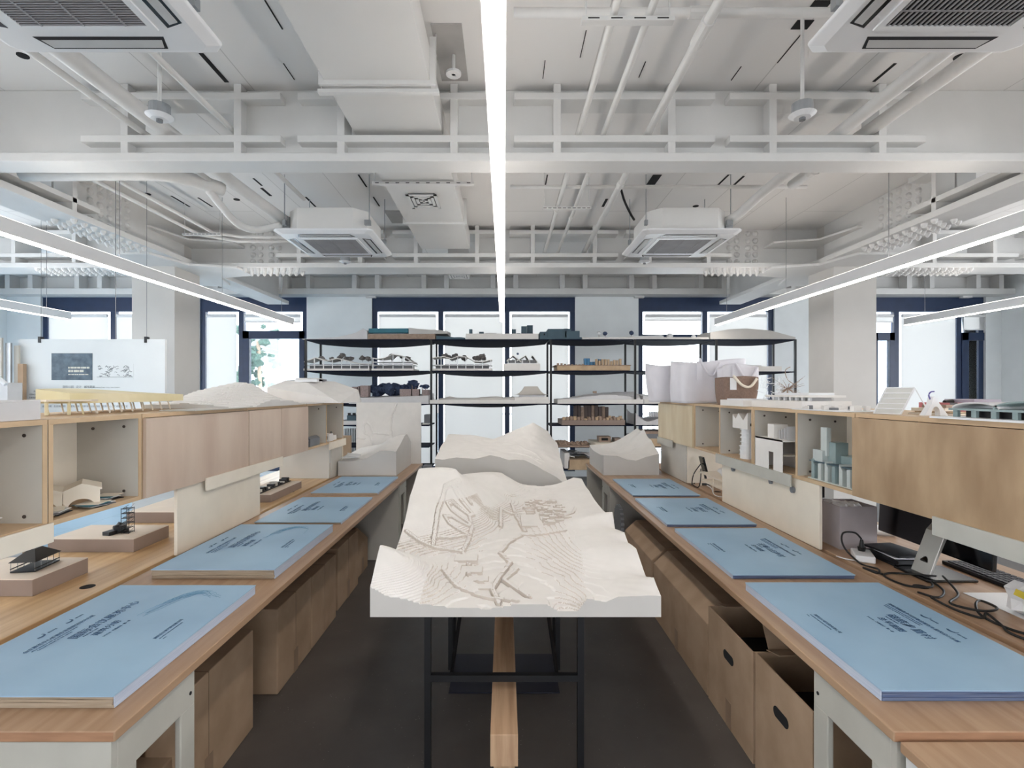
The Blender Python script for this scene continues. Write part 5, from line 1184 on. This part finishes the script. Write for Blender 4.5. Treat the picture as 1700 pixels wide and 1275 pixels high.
terrain('terrain_model', [(X(724, RY), Y0, z0+.05), (X(745, RY), Y0, z0+.035), (X(772, RY), Y0, z0+.015), (X(724, RY), Y1, z0+.06), (X(772, RY), Y1, z0+.02)], X(724, RY), X(771, RY), Y0, Y1, z0, 30, 20, SLATE, 'low slate coloured terrain strip on the top shelf', fn=ridge)
t = thing('city_model', 'long white tray with small grey towers on the top shelf under the lamp end', 'city model', (X(833, RY), 8.1, z0)); bx(773, 894, Y0, Y1, z0, z0+.085, 'tray', PLASTER, parent=t)
for u0, u1, v, d in ((778, 783, 546, 0), (794, 802, 549, .1), (805, 824, 551, .1), (850, 857, 545.5, .05), (858, 865, 551.5, .1), (866, 875, 541, 0), (876, 886, 538, .1)): bx(u0, u1, Y0+.1+d, Y0+.2+d, z0+.085, zz(v)+.01, 'tower', SLATE if u1-u0 < 11 else PLASTER2, parent=t)
t = thing('block_model', 'dark slate green stepped block model on the top shelf', 'architecture model', (X(930, RY), 8.1, z0))
bx(896, 966, Y0, Y1, z0, z0+.03, 'base', SLATE, parent=t); bx(897, 910, Y0+.03, Y1-.1, z0+.03, zz(550), 'volume', SLATE, parent=t); bx(910, 938, Y0+.02, Y1-.05, z0+.03, zz(545.5), 'volume', SLATE, parent=t); bx(938, 950, Y0+.1, Y1, z0+.03, zz(544), 'volume', SLATE, parent=t); bx(941, 963, Y0+.02, Y1, z0+.03, zz(549), 'volume', SLATE, parent=t)
bx(903, 905, Y0+.028, Y0+.03, zz(556), zz(553), 'window', DARK, parent=t)
t = thing('site_model', 'long flat white site model with ball trees on the top shelf', 'architecture model', (X(1075, RY), 8.1, z0)); bx(967, 1178, Y0, Y1, z0, z0+.03, 'base', PLASTER, parent=t)
m = MB().prism([(X(1020, RY), z0+.035), (X(1100, RY), z0+.07), (X(1104, RY), z0+.06), (X(1104, RY), z0+.035)], .3, Y0+.05, 'y'); m.build('ramp', PLASTER2, t)
for u, v, r, mm in ((997, 551, .03, PLAS), (1007.5, 552, .035, TREED), (1052, 551, .038, TREED), (1117, 556, .05, PLAS), (1157, 557, .035, PLAS)):
    MB().blob((X(u, RY), Y0+.12, zz(v)), r, int(u), (1, 1, .9), .08).build('tree', mm, t, smooth=True)
    MB().cyl((X(u, RY), Y0+.12, z0+.03), (X(u, RY), Y0+.12, zz(v)), .003, 5).build('tree_trunk', TAN, t)
terrain('terrain_model', [(X(1180, RY), Y0, z0+.10), (X(1210, RY), Y0, z0+.15), (X(1240, RY), Y0, z0+.165), (X(1280, RY), Y0, z0+.13), (X(1322, RY), Y0, z0+.03), (X(1180, RY), Y1, z0+.12), (X(1322, RY), Y1, z0+.06), (X(1250, RY), Y1, z0+.15)], X(1180, RY), X(1322, RY), Y0, Y1, z0, 50, 30, PLASTER, 'white gently domed terrain at the right end of the top shelf', amp=.004, seed=6)
# second shelf
z0 = LV[1]
def pavilion(u0, u1, lab, zig, storeys=1, seed=0, tr=6, tm=TREEG, zt=None, base=.03):
    t = thing('pavilion_model', lab, 'architecture model', (X((u0+u1)/2, RY), 8.1, z0)); x0, x1 = X(u0, RY), X(u1, RY)
    MB().box(x0, Y0, z0, x1, Y1, z0+base).build('base', PLASTER, t)
    n = len(zig); zig = [(f, h*1.18) for f, h in zig]; pts = [(x0+(x1-x0)*f, z0+h) for f, h in zig]; lo = [(a, b-.012) for a, b in pts[::-1]]
    q = MB()
    for (xa, za), (xb, zb) in zip(pts[:-1], pts[1:]): q.add([(xa, Y0+.02, za), (xb, Y0+.02, zb), (xb, Y1-.12, zb), (xa, Y1-.12, za), (xa, Y0+.02, za-.012), (xb, Y0+.02, zb-.012), (xb, Y1-.12, zb-.012), (xa, Y1-.12, za-.012)], [(0, 1, 2, 3), (4, 7, 6, 5), (0, 4, 5, 1), (1, 5, 6, 2), (2, 6, 7, 3), (3, 7, 4, 0)])
    q.build('folded_roof', PLASTER, t)
    k = int((x1-x0)/.13)
    for i in range(k+1):
        x = x0+.01+(x1-x0-.03)*i/k; f = (x-x0)/(x1-x0); h = np.interp(f, [a for a, b in zig], [b for a, b in zig]); MB().box(x, Y0+.03, z0+base, x+.012, Y0+.042, z0+float(h)-.012).build('post', PLAS, t)
    for s_ in range(storeys): MB().box(x0, Y0+.03, z0+base+.05+.05*s_, x1, Y1-.15, z0+base+.058+.05*s_).build('floor_slab', PLAS, t)
    MB().box(x0+.05, Y0+.12, z0+base, x1-.05, Y1-.16, z0+base+.07).build('inner_volume', GREYM, t)
    if tr: trees(t, x0+.1, x1-.1, Y1-.1, Y1-.02, z0+base+.13, tr, tm, seed, (.03, .055))
    return t
pavilion(503, 612, 'long white pavilion with zigzag roof at the left of the second shelf', [(0, .12), (.17, .175), (.34, .13), (.5, .165), (.62, .14), (.8, .10), (1, .09)], 1, 2, 9)
pavilion(616, 686, 'denser white frame pavilion at the right of the left second shelf', [(0, .17), (.15, .16), (.3, .17), (.5, .22), (.7, .20), (.85, .16), (1, .10)], 2, 3, 4)
pavilion(716, 816, 'white house model with ball trees on the middle second shelf', [(0, .17), (.2, .19), (.33, .16), (.45, .195), (.6, .18), (.7, .13), (.85, .12), (1, .15)], 1, 4, 11, TREEG)
t = thing('house_model', 'crisp white folded roof house on a thick block, middle second shelf', 'architecture model', (X(867, RY), 8.1, z0)); bx(836, 897, Y0, Y1-.1, z0, zz(603.5), 'base', PLASTER, parent=t)
zb = zz(603.5)
for i, (ua, ub, uc) in enumerate(((841, 852, 866), (858, 873, 880), (877, 884, 893))):
    q = MB(); H_ = .135
    for (a, za), (b, zb2) in (((X(ua, RY), zb+.05), (X(ub, RY), zb+H_)), ((X(ub, RY), zb+H_), (X(uc, RY), zb+.03))):
        q.add([(a, Y0+.01, za), (b, Y0+.01, zb2), (b, Y1-.15, zb2), (a, Y1-.15, za), (a, Y0+.01, za-.014), (b, Y0+.01, zb2-.014), (b, Y1-.15, zb2-.014), (a, Y1-.15, za-.014)], [(0, 1, 2, 3), (4, 7, 6, 5), (0, 4, 5, 1), (1, 5, 6, 2), (2, 6, 7, 3), (3, 7, 4, 0)])
    q.build('folded_roof', PLASTER, t)
bx(846, 890, Y0+.06, Y1-.2, zb, zb+.06, 'inner_volume', GREYM, parent=t); bx(842, 893, Y0+.0, Y1-.14, zb+.0, zb+.008, 'floor_slab', PLAS, parent=t)
for u in (843, 855, 867, 879, 891): bx(u, u+1.3, Y0+.01, Y0+.02, zb, zb+.05, 'post', PLAS, parent=t)
MB().blob((X(860, RY), Y0+.2, zb+.165), .018, 4, rough=.2).build('tree', TREED, t)
t = thing('city_model', 'wooden edged city tray with blue and pale towers on the second shelf', 'city model', (X(985, RY), 8.1, z0)); bx(925, 1047, Y0, Y1, z0, z0+.075, 'tray', WOODL, parent=t, bevel=.006); bx(922, 1048, Y0-.005, Y1, z0+.075, z0+.085, 'tray_rim', TAN, parent=t)
rg = random.Random(2)
for u in range(972, 1000, 5): bx(u, u+4.4, Y0+.1, Y0+.2, z0+.085, z0+.085+rg.uniform(.05, .11), 'blue_tower', CITYB, parent=t)
for u in range(990, 1032, 5): bx(u, u+3.4, Y0+.04, Y0+.09, z0+.085, z0+.085+rg.uniform(.05, .115), 'pale_tower', WOODL, parent=t)
for u in range(926, 970, 6): bx(u, u+3, Y0+.05, Y0+.12, z0+.085, z0+.085+rg.uniform(.01, .03), 'low_block', TAN, parent=t)
t = thing('slab_model', 'white slab with thin sheets on the second shelf of the rightmost bay', 'architecture model', (X(1262, RY), 8.1, z0-.01)); bx(1232, 1299, Y0, Y1, z0-.013, z0+.065, 'block', PLASTER, parent=t); bx(1218, 1268, Y0+.05, Y1-.1, z0+.065, z0+.085, 'sheet', PLASTER2, parent=t)
bx(1195, 1229, Y0, Y1, z0-.013, z0+.08, 'foam_block', PLASTER, 'plain white block behind the bags on the rack second shelf', 'block')
# third shelf
z0 = LV[2]
t = thing('site_model', 'grey tray with brick houses and dark blue trees, left third shelf', 'architecture model', (X(648, RY), 8.1, z0))
terrain('tray', [(X(580, RY), Y0-.1, z0+.09), (X(713, RY), Y0-.1, z0+.12), (X(580, RY), Y1, z0+.10), (X(713, RY), Y1, z0+.16), (X(700, RY), Y0, z0+.12), (X(640, RY), Y0, z0+.095)], X(580, RY), X(712, RY), Y0-.05, Y1, z0-.003, 40, 20, PLASTER2, None, parent=t, amp=.003)
for u0, u1, v, vb in ((582, 590, 642, 657), (592, 594, 641, 657), (596, 609, 640, 657), (662, 681, 646, 658), (683, 694, 646, 657), (700, 711, 647, 655)): bx(u0, u1, Y0+.05, Y0+.2, zz(vb)-.02, zz(v), 'brick_house', BRICKM, parent=t)
rg = random.Random(8)
for i in range(26):
    u = rg.uniform(612, 680); MB().blob((X(u, RY), Y0+rg.uniform(.25, .45), zz(rg.uniform(640, 654))), rg.uniform(.045, .075), i+300, (1.2, 1, .9), .35).build('tree', TREED, t)
for u, v, r in ((680, 634, .06), (686, 638, .05), (703, 642, .05), (697, 641, .03)):
    MB().blob((X(u, RY), Y0+.2, zz(v)), r, int(u), (1.3, 1, .7), .35).build('tree', TREED, t)
    MB().cyl((X(u, RY), Y0+.2, z0+.11), (X(u, RY), Y0+.2, zz(v)), .006, 5).build('tree_trunk', BRICKM, t)
t = thing('site_model', 'wide white tray with low mounds on the middle third shelf', 'architecture model', (X(814, RY), 8.1, z0)); bx(714, 912, Y0-.06, Y1, z0, z0+.055, 'tray', PLASTER, parent=t)
terrain('mounds', [(X(735, RY), Y0+.05, z0+.06), (X(745, RY), Y0+.15, z0+.11), (X(758, RY), Y0+.1, z0+.075), (X(775, RY), Y0+.1, z0+.08), (X(785, RY), Y0+.1, z0+.06), (X(800, RY), Y0+.15, z0+.10), (X(825, RY), Y0+.15, z0+.105), (X(832, RY), Y0+.1, z0+.07), (X(850, RY), Y0+.15, z0+.10), (X(730, RY), Y1-.1, z0+.06), (X(852, RY), Y1-.1, z0+.07)], X(727, RY), X(853, RY), Y0+.02, Y1-.05, z0+.055, 80, 30, PLASTER, None, parent=t, amp=.01, seed=13)
t = thing('temple_model', 'white model with sweeping temple roof at the right of the middle third shelf', 'architecture model', (X(883, RY), 8.05, z0+.056)); bx(854, 910, Y0-.03, Y1-.1, z0+.056, z0+.10, 'base', PLASTER, parent=t); bx(862, 905, Y0+.05, Y1-.15, z0+.10, z0+.135, 'walls', PLAS, parent=t)
m = MB(); N = 10; vs_ = []; xc = X(882.5, RY); yc = Y0+.19
for k in range(N+1):
    f = k/N; wx = (.265-.165*(f**.55)); wy = (.20-.12*(f**.55)); h = z0+.135+.13*f**1.3; vs_ += [(xc-wx, yc-wy, h), (xc+wx, yc-wy, h), (xc+wx, yc+wy, h), (xc-wx, yc+wy, h)]
fs = [(3, 2, 1, 0), (N*4, N*4+1, N*4+2, N*4+3)]+[(k*4+i, k*4+(i+1) % 4, k*4+4+(i+1) % 4, k*4+4+i) for k in range(N) for i in range(4)]
m.add(vs_, fs); m.build('curved_roof', mat('warm_grey_board', (206, 200, 192), .8), t)
for u in (859, 868, 882, 896, 905): bx(u, u+1.5, Y0, Y0+.012, z0+.10, z0+.137, 'column', PLAS, parent=t)
t = thing('site_model', 'white tray of layered contour sheets on the third shelf right of centre', 'architecture model', (X(1012, RY), 8.1, z0)); bx(925, 1066, Y0-.1, Y1, z0, z0+.065, 'tray', PLASTER, parent=t)
terrain('contours', [(X(935, RY), Y0, z0+.07), (X(975, RY), Y0+.1, z0+.12), (X(1000, RY), Y0+.2, z0+.16), (X(1030, RY), Y0+.2, z0+.16), (X(1064, RY), Y0+.1, z0+.13), (X(1064, RY), Y0, z0+.08), (X(935, RY), Y1-.1, z0+.08), (X(1000, RY), Y1-.1, z0+.16)], X(928, RY), X(1064, RY), Y0, Y1-.05, z0+.065, 70, 30, PLASTER2, None, parent=t, amp=.01, seed=15, fn=stepf)
bx(988, 994, Y0+.15, Y0+.2, z0+.16, z0+.19, 'hut', TAN, parent=t)
t = thing('site_model', 'white contour tray partly behind the leftmost bag, third shelf', 'architecture model', (X(1110, RY), 8.1, z0)); bx(1067, 1150, Y0-.1, Y1, z0, z0+.065, 'tray', PLASTER, parent=t)
terrain('contours', [(X(1070, RY), Y0, z0+.13), (X(1090, RY), Y0, z0+.09), (X(1148, RY), Y0, z0+.08), (X(1070, RY), Y1-.1, z0+.15), (X(1148, RY), Y1-.1, z0+.1)], X(1068, RY), X(1148, RY), Y0, Y1-.05, z0+.065, 40, 24, PLASTER2, None, parent=t, amp=.008, seed=16, fn=stepf)
# fourth shelf
z0 = LV[3]
t = thing('city_model', 'brown city tray with crowded blocks on the fourth shelf', 'city model', (X(985, RY), 8.1, z0)); bx(932, 1036, Y0-.08, Y1, z0, z0+.075, 'tray', BROWN, parent=t)
rg = random.Random(5)
for i in range(34):
    u = 934+(i % 17)*6; d = (i//17)*.10; bx(u, u+4.5, Y0-.05+d, Y0+.0+d, z0+.075, z0+.075+rg.uniform(.02, .06), 'city_block', TAN if i % 3 else WOODL, parent=t)
for i, u in enumerate(range(958, 1018, 6)): bx(u, u+5.2, Y0+.3, Y0+.42, z0+.075, z0+.075+rg.uniform(.18, .23), 'slab_tower', mat('dark_taupe_board', (104, 92, 88), .8) if i % 3 != 2 else TAN, parent=t)
for u0, u1, h, d in ((572, 583, .10, 0), (583, 598, .13, .05)): pass
t = thing('site_model', 'dark model glimpsed left of the standing relief on the fourth shelf', 'architecture model', (X(584, RY), 8.1, z0)); bx(560, 600, Y0, Y1, z0, z0+.06, 'tray', PLASTER2, parent=t); bx(572, 592, Y0+.1, Y1-.1, z0+.06, z0+.14, 'volume', SLATE, parent=t)
for u in (575, 583, 590): bx(u, u+4, Y0+.05, Y0+.1, z0+.14, z0+.18, 'hut', BLACK, parent=t)
t = thing('site_model', 'small grey house glimpsed right of the standing relief on the fourth shelf', 'architecture model', (X(705, RY), 8.1, z0)); bx(700, 711, Y0+.05, Y1-.1, z0+.0, z0+.02, 'tray', PLASTER, parent=t); bx(702, 710, Y0+.1, Y1-.2, z0+.02, z0+.15, 'volume', GREYM, parent=t)
t = terrain('terrain_model', [(X(1053, RY), Y0, z0+.22), (X(1060, RY), Y0, z0+.12), (X(1072, RY), Y0, z0+.03), (X(1085, RY), Y0, z0+.07), (X(1100, RY), Y0, z0+.13), (X(1130, RY), Y0, z0+.14), (X(1053, RY), Y1, z0+.24), (X(1072, RY), Y1, z0+.06), (X(1130, RY), Y1, z0+.2)], X(1055, RY), X(1130, RY), Y0-.05, Y1, z0, 40, 24, PLASTER2, 'white U shaped valley model on the fourth shelf beside the cabinet end', amp=.004, seed=18)
for i in range(6): bx(1079+i*3, 1080.6+i*3, Y0+.0, Y0+.04, z0+.12, z0+.20, 'fin', PLASTER2, parent=t)
# fifth shelf
z0 = LV[4]
t = thing('site_model', 'brown base with a crust of tiny rubble pieces on the fifth shelf', 'architecture model', (X(952, RY), 8.1, z0)); bx(920, 984, Y0-.1, Y1, z0, z0+.02, 'base', TAN, parent=t)
rg = random.Random(14)
for i in range(44): u = rg.uniform(926, 978); MB().blob((X(u, RY), Y0+rg.uniform(-.05, .4), z0+.035), rg.uniform(.015, .035), i+500, rough=.4).build('rubble', TAN, t)
t = thing('site_model', 'white tray with grey courtyard blocks on the fifth shelf', 'architecture model', (X(1022, RY), 8.0, z0)); bx(986, 1050, Y0-.15, Y1, z0, z0+.06, 'tray', CREAM, parent=t); bx(997, 1017, Y0+.1, Y0+.3, z0+.06, z0+.14, 'volume', TAN, parent=t); bx(1022, 1034, Y0+.05, Y0+.25, z0+.06, z0+.12, 'volume', BROWN, parent=t); bx(1001, 1012, Y0+.098, Y0+.1, z0+.08, z0+.12, 'opening', DARK, parent=t)
bx(1054, 1066, Y0, Y1, z0, z0+.16, 'storage_box', GREYM, 'grey box at the left of the fifth shelf behind the cabinet end', 'box')
for i, (u0, u1, h0, h1, mm, l) in enumerate(((1067, 1110, 0, .12, WOODL, 'pale wooden box on the fifth shelf'), (1066, 1110, .121, .19, GREYM, 'grey flat box stacked on the pale wooden box'), (1068, 1108, .191, .23, TAN, 'topmost taupe flat box of the stack by the cabinet end'))): bx(u0, u1, Y0, Y1, z0+h0, z0+h1, 'storage_box', mm, l, 'box')
z0 = LV[5]
t = thing('model_crate', 'pale wooden crate full of dark scraps on the lowest shelf', 'crate', (X(965, RY), 8.0, z0)); bx(942, 985, Y0-.12, Y1, z0, z0+.15, 'crate_body', WOODL, parent=t); bx(936, 944, Y0-.12, Y1, z0+.02, z0+.25, 'side_board', PLASTER, parent=t)
rg = random.Random(15)
for i in range(12): MB().cb((X(rg.uniform(945, 982), RY), Y0+rg.uniform(0, .4), z0+.19+rg.uniform(0, .04)), (.16, .12, .01), rg.uniform(0, 3), rg.uniform(-.3, .3)).build('scrap', GREYM if i % 3 else PLASTER2, t)
# radiator and cardboard seen beside the standing relief
t = thing('radiator', 'grey finned radiator below the window left of the relief board', 'radiator', (X(585, 9.0), 9.3, 0))
for i in range(8):
    x = X(572+i*4, 9.3); MB().box(x, 9.25, .12, x+.03, 9.35, zz(722)).build('fin', PLASTER2, t)
MB().box(X(569, 9), 9.28, .0, X(606, 9.3), 9.33, .14).build('pipe', PLASTER2, t)
MB().box(X(570, 7.2), 7.18, 0, X(583, 7.2), 7.22, Z(723, 7.2)).build('cardboard_sheet', CARD, label='brown board standing between left cabinets and relief board', cat='panel')
panel(X(703, 7.2), X(716, 7.2), 7.1, 7.3, 0, Z(775, 7.2)+.02, 'low dark crate beside the first rack post near the floor', GREYM, 'crate', 'storage_crate')

# ---------------------------------------------------------------- hanging exhibition board
YB_ = 5.2
def ex(u): return X(u, YB_)
def ez(v): return Z(v, YB_)
t = thing('exhibition_board', 'large white hanging panel with two pictures and captions, left behind the cabinets', 'display board', (ex(152), YB_, ez(760)))
BM = mat('exhibition_board_print', (226, 231, 233), .6, var=.01)
bd = MB().box(ex(31), YB_, ez(760), ex(274), YB_+.03, ez(563)).build('board', BM, t)
def nightphoto():
    m = bpy.data.materials.new('night_photo_print'); m.use_nodes = True; n = m.node_tree.nodes; l = m.node_tree.links; b = n['Principled BSDF']; b.inputs['Roughness'].default_value = .5
    tcx = n.new('ShaderNodeTexCoord'); ns = n.new('ShaderNodeTexNoise'); ns.inputs['Scale'].default_value = 14; ns.inputs['Detail'].default_value = 8; r = n.new('ShaderNodeValToRGB')
    r.color_ramp.elements[0].position = .3; r.color_ramp.elements[0].color = lin((52, 74, 92)); r.color_ramp.elements[1].position = .75; r.color_ramp.elements[1].color = lin((104, 124, 138))
    l.new(tcx.outputs['Object'], ns.inputs[0]); l.new(ns.outputs['Fac'], r.inputs[0]); l.new(r.outputs[0], b.inputs['Base Color']); return m
ph = MB().box(ex(86), YB_-.004, ez(631), ex(153.5), YB_, ez(586.5)).build('night_photo', nightphoto(), t)
m = MB(); rg = random.Random(1)
for v0_, v1_ in ((609, 612), (614, 618), (621, 622.5)):
    u = 114
    while u < (146 if v0_ != 614 else 136):
        w_ = rg.uniform(1.5, 7); m.box(ex(u), YB_-.0055, ez(v1_), ex(min(u+w_, 149)), YB_-.004, ez(v0_)); u += w_+rg.uniform(.4, 1.4)
m.build('lit_building_print', mat('pale_print', (214, 214, 204), .6), ph)
dr = MB().box(ex(161), YB_-.002, ez(630), ex(222), YB_, ez(604)).build('line_drawing', BM, t)
m = MB()
for i in range(60):
    u = rg.uniform(162, 216); v = rg.uniform(608, 627); pts = [(ex(u+k*1.4), YB_-.0028, ez(v+rg.uniform(-1.6, 1.6))) for k in range(4)]; m.tube(pts, .002, 3)
m.tube([(ex(161), YB_-.0028, ez(626)), (ex(221), YB_-.0028, ez(626))], .0014, 3); m.build('drawing_lines', mat('dark_print', (70, 84, 92), .6), dr)
Mx = lambda u, v: Matrix(((1, 0, 0, ex(u)), (0, 0, -1, YB_-.001), (0, 1, 0, ez(v)), (0, 0, 0, 1)))
PR = mat('grey_print', (110, 120, 126), .6)
for txt, sz, u, v in (('国际公园   设计 · 城市更新', .028, 104, 644), ('Landscape Environment Design + Project Studio Exhibition', .0135, 146, 644), ('作品展示', .020, 56, 651), ('公园以自然山体为背景，保留原有地形与植被，', .018, 48, 656), ('将建筑融入景观之中。', .018, 48, 661), ('设计说明   总用地面积   总建筑面积   容积率', .024, 70, 676), ('公园游线   展览中心   艺术家工作室', .024, 150, 676)):
    text_mesh('caption', txt, sz, PR, bd, Mx(u, v))
for u in (66, 242):
    MB().box(ex(u)-.012, YB_-.008, ez(569), ex(u)+.012, YB_+.038, ez(559)).build('clip', BLACK, t)
    MB().cyl((ex(u), YB_+.015, ez(562)), (ex(u), YB_+.015, ZT), .0018, 5).build('hanging_wire', GREYM, t)
MB().cyl((X(192, 4.6), 4.6, Z(563, 4.6)), (X(192, 4.6), 4.6, ZT), .003, 6).build('hanging_rod', GREYM, label='thin dark rod hanging in front of the far left window', cat='rod')
